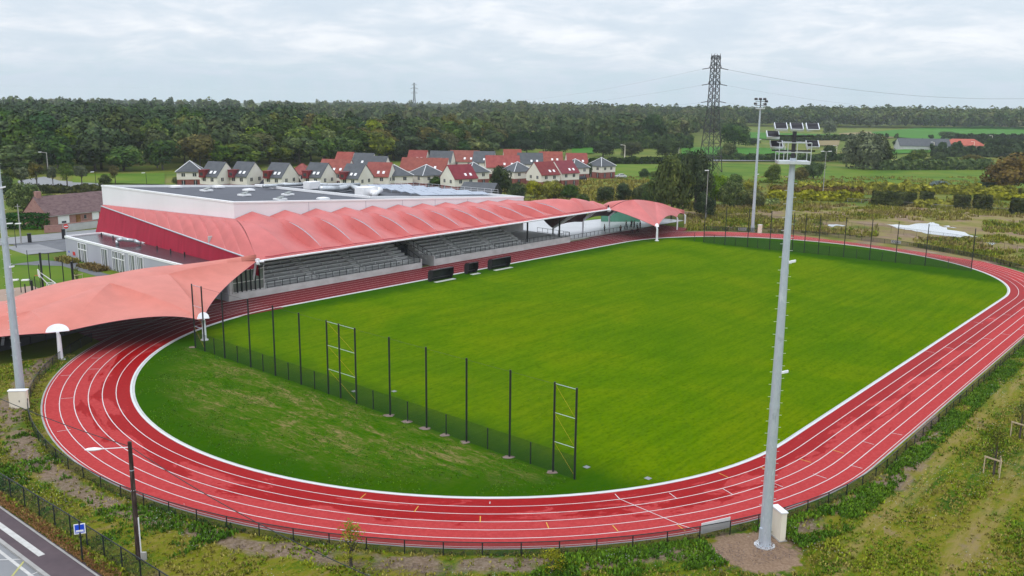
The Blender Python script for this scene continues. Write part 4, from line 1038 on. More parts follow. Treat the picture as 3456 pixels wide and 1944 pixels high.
ss = np.sort(np.r_[SR, [SR+PIT_*(k+f) for k in range(14) for f in (0, .08, .16, .24, .32, .40, .48, .5, .56, .64, .72, .80, .86, .90, .925, .95, .975)]])[1:]; SB = SR+PIT_*11; ss = ss[ss <= SB+.001]
vs = np.linspace(0, 1, 34)
def endt(s, v):     # the right end draws in towards its two corners
    return v
canopy = thing('stand_canopy', 'long folded pink membrane roof over the grandstand', 'canopy', L(-2, 48))
mb = MB(); mb.grid([[L(s, 42.5+13.72*v, roofz(s, v)) for s in ss] for v in vs])
# open right end: the membrane arches over and comes down to two low anchors behind
BU = [0, .10, .20, .30, .40, .55, .70, .85, 1.]
BS = [SB, 34.6, 36.0, 37.2, 38.3, 41.0, 43.6, 46.3, 49.0]; BT = [56.22, 55.8, 54.4, 52.6, 50.6, 50.9, 50.9, 50.8, 50.4]; BH = [roofz(SB, 1.), 6.6, 5.0, 3.3, 1.9, 2.4, 2.6, 2.6, 2.4]
rows = []
us = np.linspace(0, 1, 90)
for v in vs:
    row = []
    for u in us:
        s = SB+(47.3-SB)*u; h0_ = hf(s); bs, bt, bh = (np.interp(u, BU, q) for q in (BS, BT, BH)); k = sm(0, .38, u)
        b_ = np.interp(u, [0, .4, .7, 1], [3.0, 4.3, 3.6, 2.5])
        x = ((s-SR)/PIT_) % 1.; saw = -(x/.90)**.9 if x < .90 else -1+(x-.90)/.10
        zn = h0_+(bh-h0_)*v+b_*math.sin(PI*v)+.55*(saw+.5)*math.sin(PI*v)*(1-sm(.75, 1, u))
        row.append(L(s+(bs-s)*v, 42.5+(bt-42.5)*v, roofz(SB, v)*(1-k)+zn*k+(hf(s)-hf(SB))*(1-v)*(1-k)))
    rows.append(row)
mb.grid(rows); mb.f = [f[::-1] for f in mb.f]
N_ = np.array([-42., 42.6, 5.40]); C0 = np.array([-36.17, 56.22, roofz(SR, 1.)])
TL = np.array([-38.5, 93.4, 8.02]); TB = np.array([-38.2, 93.3, 8.25])
# left flank between the facade edge and the hall, pillowed between its arches
rows = []
NU = 160
for i in range(NU+1):
    u = i/NU; a = TL*(1-u)+N_*u; b = TB*(1-u)+C0*u; row = []
    pil = .38*abs(math.sin(PI*u*12))**.7-.15
    for j in range(17):
        w_ = j/16; p = a*(1-w_)+b*w_; p = p+np.array([0, 0, (math.sin(PI*w_)*(u**.9)*1.25)+(pil*math.sin(PI*w_)*min(1, u*1.5))]); row.append(L(*p))
    rows.append(row)
mb.grid(rows)
# corner between the last arch and the flank
rows = []
for i in range(25):
    v = i/24; e = np.array([SR, 42.5+13.72*v, roofz(SR, v)]); q = N_*(1-v)+C0*v; q = q+np.array([0, 0, math.sin(PI*v)*1.25])
    rows.append([L(*(q*(1-k/8)+e*k/8+np.array([0, 0, 0]))) for k in range(9)])
mb.grid(rows)
ln_ = MB().add([(x, y, z-.13) for x, y, z in mb.v], mb.f); ln_.build('membrane_underside', 'membrane_underside', canopy, smooth=True)
me_ = mb.build('membrane', MEMB, canopy, smooth=True); me_.data.set_sharp_from_angle(angle=math.radians(11))
# welded seams: along every arch and round the flank
for k in range(1, 14):
    s = SR+PIT_*k
    if s < 39: MB().path([L(s, 42.5+13.72*v, roofz(s, v)+.01) for v in np.linspace(0, 1, 22)], .03, 4).build('membrane_seam', 'seam_pink', canopy)
for k in range(1, 12):
    u = k/12; a = TL*(1-u)+N_*u; b = TB*(1-u)+C0*u
    MB().path([L(*(a*(1-w_)+b*w_+np.array([0, 0, math.sin(PI*w_)*(u**.9)*1.25-.13*math.sin(PI*w_)*min(1, u*1.5)]))) for w_ in np.linspace(0, 1, 14)], .03, 4).build('membrane_seam', 'seam_pink', canopy)
ed = MB(); es = np.linspace(-42, 47.3, 60)
ed.path([L(s, 42.42, hf(s)-.06) for s in es], .15, 6); ed.build('edge_beam', 'white_steel', canopy)
MB().path([L(s, 42.78, hf(s)+.36+.05*math.sin(s*2*PI/PIT_)) for s in es[1:]], .055, 5).build('gutter_cord', 'crimson_mesh', canopy)
for k in range(0, 14):
    s = SR+PIT_*k
    if s < 40: MB().path([L(s, 42.5+13.72*v, roofz(s, v)-.14) for v in np.linspace(0, 1, 14)], .09, 6).build('arch_rib', 'galvanised', canopy)
for (s, t, z) in ((-42, 42.55, 5.4), (47.3, 42.5, 6.02)):
    p = Vector(L(s, t, z)); nd = MB()
    nd.tube(p+Vector((0, 0, -.5)), p+Vector((0, 0, .32)), .34, n=12); nd.tube(p+Vector((-.9, -.2, -.1)), p+Vector((.9, .2, -.1)), .16, n=8); nd.tube(p+Vector((.3, -.8, -.15)), p+Vector((-.3, .8, -.15)), .16, n=8)
    nd.build('corner_node', 'white_steel', canopy)
MB().tube(L(-42, 44.4, 0), L(-42, 42.9, 5.1), .16, n=8).build('corner_post', 'white_steel', canopy)
# leaning tree columns under the open right end
for (a, b) in (((38.3, 50.6, 0), (38.3, 50.6, 1.8)), ((38.3, 50.6, 1.8), (40.6, 45, 6.6)), ((38.3, 50.6, 1.8), (42.6, 44.6, 6.6)), ((49.1, 50.4, 0), (49.1, 50.4, 2.6)), ((49.1, 50.4, 2.6), (47.0, 45., 5.7)), ((60.8, 51.1, 0), (60.8, 51.1, 2.6)), ((60.8, 51.1, 2.6), (55.5, 44, 6.3)), ((49.1, 50.4, 2.6), (45.2, 44.6, 6.2)),):
    MB().tube(L(*a), L(*b), .20, n=10).build('leaning_column', 'white_steel', canopy)

# ------------------------------------------------------------------ wing canopies over the bends
def fan(mb, apex, curve, bulge=.35, n=14, dip=0.):
    """sheet between a high point and an edge curve (track-frame points)"""
    rows = []; m = max(1, len(curve)-1)
    for i in range(n+1):
        w_ = i/n; rows.append([L(*(np.array(apex)*(1-w_)+np.array(c)*w_+np.array([0, 0, (bulge-dip*math.sin(PI*j/m))*4*w_*(1-w_)]))) for j, c in enumerate(curve)])
    mb.grid(rows)
def bez(a, m, b, n=18):     # curve through m half way
    a, m, b = map(lambda p: np.array(p, float), (a, m, b)); c = 2*m-(a+b)/2
    return [a*(1-t)**2+2*c*t*(1-t)+b*t*t for t in np.linspace(0, 1, n+1)]
def plate(parent, base, head, w_, hh, facing):
    """white post with the half round clamp plate that holds a membrane corner"""
    p, q = Vector(L(*base, 0)), Vector(L(*head))
    po = MB().tube(p, Vector((p.x, p.y, q.z-.35)), .27, .21, 10); po.tube(p+Vector((0, 0, -.1)), p+Vector((0, 0, .12)), .45, n=12)
    po.tube(Vector((p.x, p.y, q.z-.6)), q, .17, n=8)
    po = po.build('support_post', 'white_steel', parent)
    f = Vector((math.cos(facing), math.sin(facing), 0)); s_ = Vector((-f.y, f.x, 0)); upv = (Vector((0, 0, 1))*.8-f*.62).normalized()
    pl = MB(); n = 14; nrm = s_.cross(upv).normalized()*.05
    arc = [q+s_*math.cos(PI*i/n)*w_/2+upv*math.sin(PI*i/n)*hh for i in range(n+1)]
    pl.poly([a-nrm for a in arc]); pl.poly([a+nrm for a in arc][::-1])
    for a, b in zip(arc, arc[1:]+arc[:1]): pl.poly([a-nrm, a+nrm, b+nrm, b-nrm])
    cp2 = pl.build('clamp_plate', 'white_steel', po)
    MB().box(q+upv*hh*.6+f*-.09, s_*.05, f*.03, upv*.11).build('bolt_slot', 'dark_plastic', po)
def facing_cam(s, t):
    x, y = xy(s, t); return math.atan2(-y, -x)
wl_ = thing('wing_canopy', 'big coral membrane tent over the near bend at the left edge', 'canopy', L(-62, 38), 'wing canopies over the track bends')
N2 = np.array([-42.1, 42.6, 5.36]); P1 = np.array([-60.1, 27.7, 2.75]); P2 = np.array([-75.0, 31.7, 3.15]); P3 = np.array([-91.0, 37.5, 2.6])
K1 = np.array([-64.6, 40.2, 5.75]); K2 = np.array([-74.7, 38.7, 4.2]); K3 = np.array([-87, 41.5, 2.95])
e1 = bez(N2, (-52.3, 35.9, 3.62), P1); e2 = bez(P1+[-.5, .2, -.05], (-65.9, 29.6, 3.62), P2+[.9, -.2, 0]); e3 = bez(P2+[-.9, .3, 0], (-82, 34, 3.25), P3)
mb = MB()
J = np.array([-56, 41.9, 5.45])
fan(mb, K1, e2, .42, 14, 1.05); fan(mb, K2, e3, .42, 14, .8); fan(mb, K1, [e2[-1], P2], .42, 14); fan(mb, K2, [P2, e3[0]], .42, 14); fan(mb, K1, [P1, e2[0]], .42, 14)
fan(mb, J, e1, .42, 14, .8); fan(mb, P1, bez(K1, (K1+J)/2+[0, 0, .12], J), .42)
fan(mb, P2, bez(K2, (K1+K2)/2+[0, 0, .1], K1), .42); pass
fan(mb, P3, bez(K3, (K2+K3)/2, K2), .42)
# back slope falling away behind the ridge
B0, B1, B2, B3 = np.array([-47.5, 49.5, 3.9]), np.array([-58, 53.5, 2.9]), np.array([-74, 50, 2.6]), np.array([-92, 52, 2.6])
ridge = bez(N2, J+[0, 0, .0], K1, 10)[:-1]+bez(K1, (K1+K2)/2+[0, 0, .1], K2, 8)[:-1]+bez(K2, (K2+K3)/2, K3, 6)
ridge = [N2, *bez(N2, (N2+J)/2+[0, .4, .0], J, 6)[1:], *bez(J, (K1+J)/2+[0, 0, .12], K1, 6)[1:], *bez(K1, (K1+K2)/2+[0, 0, .1], K2, 8)[1:], *bez(K2, (K2+K3)/2, K3, 6)[1:]]
back = [N2, *bez(N2, (-46, 47, 4.2), B0, 6)[1:], *bez(B0, (-53, 52.5, 3.5), B1, 6)[1:], *bez(B1, (-66, 52.5, 3.5), B2, 8)[1:], *bez(B2, (-83, 51, 3.2), B3, 6)[1:]]
rows = []
for j in range(11):
    w_ = j/10; rows.append([L(*(a*(1-w_)+b*w_+np.array([0, 0, 1.0*4*w_*(1-w_)]))) for a, b in zip(ridge, back)])
mb.grid(rows)
MB().add([(x, y, z-.08) for x, y, z in mb.v], mb.f).build('membrane_underside', 'membrane_underside', wl_, smooth=True)
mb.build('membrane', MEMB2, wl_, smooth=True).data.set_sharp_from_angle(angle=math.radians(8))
for e in (e1, e2, e3): MB().path([L(*p) for p in e], .04, 5).build('edge_cable', 'seam_pink', wl_)
plate(wl_, (-59.75, 28.25), P1, 1.35, .85, facing_cam(-60, 28)); plate(wl_, (-74.9, 31.75), P2, 2.3, .95, facing_cam(-75, 32))
for b, q in (((-57.5, 54), B1), ((-74, 50.6), B2), ((-76.8, 41.8), (-76.2, 41.0, 4.2))): MB().tube(L(*b, 0), L(*q), .16, n=8).build('back_post', 'white_steel', wl_)
for a, b in ((K1, P1), (K1, P2), (K2, P2)): MB().path([L(*(a*(1-w_)+b*w_+np.array([0, 0, .42*4*w_*(1-w_)-.08]))) for w_ in np.linspace(0, 1, 9)], .05, 5).build('ridge_cable', 'galvanised', wl_)

wr = thing('wing_canopy', 'smaller pink membrane tent over the far bend beyond the grandstand', 'canopy', L(56, 42), 'wing canopies over the track bends')
N3 = np.array([47.6, 42.5, 6.0]); Q1 = np.array([51.1, 32.7, 2.95]); Q2 = np.array([69.4, 38.2, 2.95]); Q3 = np.array([80.2, 42.2, 2.4])
Kr = np.array([55.3, 41.4, 7.65]); Ke = np.array([66.0, 42.2, 6.35])
f1 = bez(N3, (47.9, 37.6, 5.15), Q1); f2 = bez(Q1+[.4, .1, 0], (60.3, 35.6, 4.25), Q2); f3 = bez(Q2, (74.6, 40.4, 3.25), Q3)
mb = MB()
fan(mb, Kr, f1, .45, 14, .9); fan(mb, Q1, bez(Kr, (Kr+Ke)/2+[0, 0, .15], Ke), .45); fan(mb, Ke, [Q1, *f2], .45); fan(mb, Ke, f3, .45)
rid = [*bez(N3, (N3+Kr)/2+[0, .3, .45], Kr, 8), *bez(Kr, (Kr+Ke)/2+[0, 0, .15], Ke, 8)[1:], *bez(Ke, (Ke+Q3)/2+[0, 0, .35], Q3, 8)[1:]]
bk = [*bez((47.7, 43.2, 5.9), (49.6, 47.5, 4.9), (49.0, 50.4, 2.5), 8), *bez((49.0, 50.4, 2.5), (55, 51.2, 3.0), (60.8, 51.1, 2.6), 8)[1:], *bez((60.8, 51.1, 2.6), (70, 50.5, 3.3), Q3, 8)[1:]]
mb.grid([[L(*(np.array(a)*(1-w_)+np.array(b)*w_+np.array([0, 0, 1.0*4*w_*(1-w_)]))) for a, b in zip(rid, bk)] for w_ in np.linspace(0, 1, 9)])
MB().add([(x, y, z-.08) for x, y, z in mb.v], mb.f).build('membrane_underside', 'membrane_underside', wr, smooth=True)
mb.build('membrane', MEMB, wr, smooth=True).data.set_sharp_from_angle(angle=math.radians(8))
for e in (f1, f2, f3): MB().path([L(*p) for p in e], .04, 5).build('edge_cable', 'seam_pink', wr)
plate(wr, (51.0, 32.5), Q1, .9, .9, facing_cam(51, 32))
for b, q in (((69.5, 38.05), Q2), ((80.4, 42.0), Q3)):
    o_ = MB().tube(L(*b, 0), L(*b, q[2]-.3), .17, n=8); o_.tube(L(*b, q[2]-.35), L(*q), .13, n=8); o_.build('support_post', 'white_steel', wr)

# ------------------------------------------------------------------ dugouts, people, railing by the plaza
def dugout(label, s0, s1, tz):
    d = thing('dugout', label, 'dugout', L((s0+s1)/2, tz), 'team shelters beside the track')
    n = 10; cur = [(0, 0)]+[(.55-1.25*math.cos(a)*.44-.0, 0) for a in ()]
    prof = [(.75, .0), (.78, .8), (.74, 1.4), (.58, 1.72), (.28, 1.86), (-.35, 1.9)]     # back and roof in section (t, h)
    sh = MB()
    sh.grid([[L(s, tz+t, h) for s in np.linspace(s0, s1, 5)] for t, h in prof]); sh.grid([[L(s, tz+t-.05, h-.05) for s in np.linspace(s0, s1, 5)] for t, h in prof])
    sh.build('shell', 'dark_plastic', d)
    for s in (s0, s1): MB().poly([L(s, tz+t, h) for t, h in prof]+[L(s, tz-.35, .9), L(s, tz+.1, 0)]).build('side_panel', 'dark_plastic', d)
    MB().lbox(s0+.15, s1-.15, tz+.25, tz+.62, .42, .48).build('bench', 'led_housing', d)
    fr = MB()
    for s in (s0, s1, (s0+s1)/2): fr.path([L(s, tz+t-.02, h+.01) for t, h in prof], .035, 5)
    fr.build('frame', 'black_steel', d)
    MB().lbox(s0+.2, s1-.1, tz-1.0, tz-.3, .0, .06).build('slab', 'stand_concrete', d)
dugout('longer black team shelter, nearest along the pitch edge', -15.7, -10.9, 34.1)
dugout('short black officials shelter between two longer ones', -6.7, -4.4, 34.5)
dugout('black team shelter, farthest of the row beside the pitch', -1.0, 3.9, 34.3)

def figure(pose):
    """skeleton -> one skinned body; joints in metres, facing +y"""
    J = {'pel': (0, 0, .95), 'waist': (0, 0, 1.1), 'chest': (0, .01, 1.32), 'neck': (0, .01, 1.50), 'head': (0, .03, 1.62), 'top': (0, .03, 1.74)}
    for e, sgn in (('l', -1), ('r', 1)):
        J['hip'+e] = (sgn*.10, 0, .90); J['kn'+e] = (sgn*.12, pose[e][0], .49); J['an'+e] = (sgn*.12, pose[e][1], .08); J['toe'+e] = (sgn*.13, pose[e][1]+.16, .04)
        J['sh'+e] = (sgn*.19, .0, 1.43); J['el'+e] = (sgn*.24, pose[e][2], 1.14); J['wr'+e] = (sgn*.22, pose[e][3], pose[e][4]); J['ha'+e] = (sgn*.21, pose[e][3]+.05, pose[e][4]-.09)
    E_ = [('pel', 'waist'), ('waist', 'chest'), ('chest', 'neck'), ('neck', 'head'), ('head', 'top')]
    for e in 'lr': E_ += [('pel', 'hip'+e), ('hip'+e, 'kn'+e), ('kn'+e, 'an'+e), ('an'+e, 'toe'+e), ('chest', 'sh'+e), ('sh'+e, 'el'+e), ('el'+e, 'wr'+e), ('wr'+e, 'ha'+e)]
    Rr = dict(pel=.14, waist=.13, chest=.155, neck=.06, head=.095, top=.06)
    for e in 'lr': Rr.update({'hip'+e: .095, 'kn'+e: .065, 'an'+e: .045, 'toe'+e: .04, 'sh'+e: .07, 'el'+e: .045, 'wr'+e: .033, 'ha'+e: .03})
    def skin(keys, grow, mat, name, parent):
        ks = [k for k in J if k in keys]; ix = {k: i for i, k in enumerate(ks)}
        me = bpy.data.meshes.new(name); me.from_pydata([J[k] for k in ks], [(ix[a], ix[b]) for a, b in E_ if a in ix and b in ix], []); me.materials.append(M[mat])
        o = bpy.data.objects.new(name, me); COL.objects.link(o); o.modifiers.new('skin', 'SKIN'); o.modifiers.new('sub', 'SUBSURF').levels = 1
        o.modifiers['sub'].render_levels = 1
        for k, i in ix.items(): me.skin_vertices[0].data[i].radius = (Rr[k]+grow, Rr[k]*.85+grow)
        if me.skin_vertices[0].data: me.skin_vertices[0].data[0].use_root = True
        if parent is not None: o.parent = parent
        return o
    body = skin(list(J), 0, 'skin', 'person', None)
    skin(['pel', 'waist', 'chest']+[k+e for e in 'lr' for k in ('sh', 'el')], .018, 'dark_cloth', 'shirt', body)
    skin(['pel']+[k+e for e in 'lr' for k in ('hip', 'kn', 'an')], .015, 'dark_cloth', 'trousers', body)
    hr = MB()
    for i in range(7):
        for j in range(10):
            pass
    P = [[(.105*math.sin(a)*math.cos(b), .03-.015+.112*math.sin(a)*math.sin(b), 1.66+.115*math.cos(a)) for b in np.linspace(0, 2*PI, 13)] for a in np.linspace(.05, 1.75, 7)]
    hr.grid(P); h_ = hr.build('hair', 'hair_dark', None); h_.parent = body
    return body
stand_p = figure({'l': (.01, 0, .0, .06, .93), 'r': (.02, .03, -.02, .05, .92)})
walk_p = figure({'l': (.22, .12, -.16, -.10, .92), 'r': (-.04, -.32, .12, .24, .98)})
folk = [(2132, 789, 'walk', .3, 'white_cloth', 'person in a white top walking on the dark red track under the far canopy'),
        (2152, 786, 'walk', 1.1, 'dark_cloth', 'person in dark clothes just behind the one in white on the track'),
        (2113, 769, 'stand', 2., 'dark_cloth', 'person in dark clothes standing before the green wall, alone'),
        (2131, 768, 'stand', .5, 'dark_cloth', 'person in black standing before the green wall, tallest of the pair there'),
        (2140, 769, 'stand', 4., 'grey_cloth', 'person in grey standing beside the one in black by the green wall'),
        (2160, 772, 'stand', 5.2, 'grey_cloth', 'person in a grey top near the right edge of the far canopy opening'),
        (2094, 786, 'stand', 3.3, 'dark_cloth', 'person in dark clothes standing at the end of the plaza railing'),
        (2040, 782, 'stand', 1.9, 'dark_cloth', 'person leaning by the plaza railing in front of the white floor')]
first = {'stand': True, 'walk': True}
for u, v, k, rz_, top_, lab in folk:
    src = stand_p if k == 'stand' else walk_p
    o = src if first[k] else copy_tree(src); first[k] = False
    p = at(u, v, .03); o.location = (p[0], p[1], p[2]); o.rotation_euler = (0, 0, rz_); tag(o, lab, 'person', 'people under the far canopy')
    for c in o.children:
        if c.name.startswith('shirt'): slot_mat(c, top_)
pr = thing('plaza_railing', 'dark railing along the white plaza beside the track', 'railing', L(46, 45.0))
railing('rails', (35.2, 44.9), (58, 45.2), .05, .05, pr, 1.5, 1.0)
MB().lbox(34.8, 66, 44.75, 45.1, -.05, .22).build('kerb', 'stand_concrete', pr)
# bicycles leaning along the railing
def bicycle():
    t = thing('bicycle', '', 'bicycle', (0, 0, 0), 'bicycles parked at the plaza railing')
    for x in (-.52, .52):
        w_ = MB(); n = 16; w_.path([(x+.33*math.cos(2*PI*i/n), 0, .35+.33*math.sin(2*PI*i/n)) for i in range(n+1)], .025, 5)
        for i in range(4): a = PI*i/4; w_.tube((x-.32*math.cos(a), 0, .35-.32*math.sin(a)), (x+.32*math.cos(a), 0, .35+.32*math.sin(a)), .006, n=3)
        w_.build('wheel', 'tyre', t)
    f = MB(); f.path([(-.52, 0, .35), (-.15, 0, .85), (.36, 0, .9), (-.05, 0, .33), (-.52, 0, .35)], .022, 5); f.path([(-.05, 0, .33), (-.17, 0, .95)], .022, 5); f.path([(.52, 0, .35), (.36, 0, .95)], .02, 5); f.build('frame', 'car_dark', t)
    MB().tube((.36, -.26, 1.0), (.36, .26, 1.0), .016).build('handlebar', 'black_steel', t); MB().box((-.2, 0, .97), (.13, 0, 0), (0, .06, 0), (0, 0, .03)).build('saddle', 'dark_plastic', t)
    return t
bk_ = bicycle()
for i, s in enumerate((59.6, 60.9, 62.3, 63.6, 65.0)):
    b = bk_ if i == 0 else copy_tree(bk_)
    b.location = L(s, 46.2, .05); b.rotation_euler = (.12, 0, YAW+.5+.2*(i % 3))
    b['label'] = 'dark bicycle standing in the shade at the end of the plaza railing'
gw = thing('green_wall', 'pale green screen wall beyond the far canopy', 'wall', L(70.5, 54.5))
a, b = at(2066, 752), at(2160, 748)
a, b = Vector(L(67, 57.5)), Vector(L(74.5, 51.2))
mb = MB(); d = b-a; n_ = Vector((-d.y, d.x, 0)).normalized(); mb.box((a+b)/2+Vector((0, 0, 1.25)), d/2, n_*.06, (0, 0, 1.2)); mb.build('panel', 'green_wall', gw)
for i in range(4): q = a+d*i/3; MB().tube(q, q+Vector((0, 0, 2.7)), .06).build('post', 'black_steel', gw)
# ------------------------------------------------------------------ houses of the estate
def house(label, u, v, kind, roof, ang, l, w_, hw=4.7, rise=3.7, group='houses of the estate behind the stadium', dormer=0, sky=2, base='brick', he=None, win=True, wall='house_render'):
    """u, v: photo pixel of the middle of the visible eave; l along the ridge, w_ across"""
    p = Vector(at(u, v, he or hw)); ca, sa = math.cos(ang), math.sin(ang); X_, Y_ = Vector((ca, sa, 0)), Vector((-sa, ca, 0))
    z0 = float(g(p.x)); view = Vector((p.x, p.y, 0)).normalized()
    sgn = 1 if Y_.dot(view) > 0 else -1
    c = Vector((p.x, p.y, z0))+Y_*sgn*w_*.35*abs(Y_.dot(view))+X_*.0
    t = thing('house', label, 'house', c, group)
    def q(a, b, h): return c+X_*a+Y_*b+Vector((0, 0, h))
    W = MB(); hb_ = 2.3 if base else 0
    for h0_, h1_, mat, nm, e in ((-.3, hb_, base, 'ground_floor', -.06), (hb_, hw, wall, 'wall', 0)):
        if not mat or h1_ <= h0_: continue
        mb = MB(); mb.box(q(0, 0, (h0_+h1_)/2), X_*(l/2+e), Y_*(w_/2+e), (0, 0, (h1_-h0_)/2))
        if nm == 'wall' and kind == 'gable':
            for sx in (-1, 1): mb.add([q(sx*l/2, -w_/2, hw), q(sx*l/2, w_/2, hw), q(sx*l/2, 0, hw+rise), q(sx*(l/2-.25), -w_/2, hw), q(sx*(l/2-.25), w_/2, hw), q(sx*(l/2-.25), 0, hw+rise)], [(0, 1, 2), (3, 5, 4), (0, 2, 5, 3), (1, 4, 5, 2)])
        mb.build(nm, mat, t)
    rf = MB(); ov = .35; th_ = Vector((0, 0, .16))
    if kind == 'gable':
        d_ = ov*rise/(w_/2); lx = l/2+.12
        for sy in (-1, 1):
            P = [q(-lx, sy*(w_/2+ov), hw-d_), q(lx, sy*(w_/2+ov), hw-d_), q(lx, 0, hw+rise), q(-lx, 0, hw+rise)]
            rf.add([a+th_ for a in P]+[a+Vector((0, 0, .02)) for a in P], [(0, 1, 2, 3), (7, 6, 5, 4), (0, 4, 5, 1), (1, 5, 6, 2), (2, 6, 7, 3), (3, 7, 4, 0)])
    else:
        rl = max(0, (l-w_)/2); C4 = [q(a*(l/2+ov), b*(w_/2+ov), hw-.1) for a, b in ((-1, -1), (1, -1), (1, 1), (-1, 1))]; e1_, e2_ = q(-rl, 0, hw+rise), q(rl, 0, hw+rise)
        if rl > 0: rf.poly([C4[0], C4[1], e2_, e1_]); rf.poly([C4[2], C4[3], e1_, e2_])
        else: rf.poly([C4[0], C4[1], e1_]); rf.poly([C4[2], C4[3], e1_])
        rf.poly([C4[1], C4[2], e2_]); rf.poly([C4[3], C4[0], e1_]); rf.poly([a-Vector((0, 0, .15)) for a in C4][::-1])
        for a, b in zip(C4, C4[1:]+C4[:1]): rf.poly([a, a-Vector((0, 0, .15)), b-Vector((0, 0, .15)), b])
    R_ = rf.build('roof', roof, t)
    if kind == 'hip':
        rg = MB()
        for a in C4: rg.tube(a+Vector((0, 0, .05)), (e1_ if (a-e1_).length < (a-e2_).length else e2_)+Vector((0, 0, .05)), .09, n=5)
        rg.build('ridge_tiles', 'cap_metal' if roof == 'slate' else roof, R_)
    front = -1 if Y_.dot(view) > 0 else 1       # side facing the camera
    if kind == 'gable' and sky:
        for i in range(sky):
            a = (i-(sky-1)/2)*l*.22+l*.15; f = .22; c0 = q(a, front*(w_/2)*(1-f), hw+rise*f+.2); sl = (Y_*front*(w_/2)-Vector((0, 0, rise))).normalized()
            MB().box(c0, X_*.36, sl*.5, X_.cross(sl)*.05).build('skylight', 'shutter_white', R_)
    if dormer:
        a = -l*.28; c0 = q(a, front*(w_/2-.1), hw+.55)
        D_ = MB().box(c0, X_*.95, Y_*.9, (0, 0, 1.0)).build('dormer', 'dark_red_tile' if dormer == 1 else wall, t)
        MB().box(c0+Y_*front*.91, X_*.5, Y_*.03, (0, 0, .45)).build('window', 'window_dark', D_)
        MB().box(c0+Vector((0, 0, 1.08))+Y_*-front*.3, X_*1.1, Y_*1.3, (0, 0, .09)).build('dormer_roof', 'dark_red_tile', D_)
    if win:
        ends = [(X_, Y_, l/2, w_), (-X_, Y_, l/2, w_), (Y_, X_, w_/2, l), (-Y_, X_, w_/2, l)]
        for N, T_, d_, span in ends:
            if N.dot(view) > -.12: continue
            for zz, ks in ((1.2, (-.25, .22)), (3.7, (-.24, .2))):
                if zz > hw-.5: continue
                for k in ks:
                    hh_ = .85 if zz < 2 else .5
                    wn = MB().box(c+N*(d_+.02)+T_*span*k+Vector((0, 0, zz)), T_*.5, N*.03, (0, 0, hh_)).build('window', 'window_dark', t)
                    MB().box(c+N*(d_+.045)+T_*span*k+Vector((0, 0, zz)), T_*.035, N*.02, (0, 0, hh_)).add([], []).build('frame', 'shutter_white', wn)
    return t
Z5 = lambda x, y: (550+x/3.68, 500+y/3.68)
Z6 = lambda x, y: (1200+x/2.7116, 480+y/2.7116)
RG = math.radians
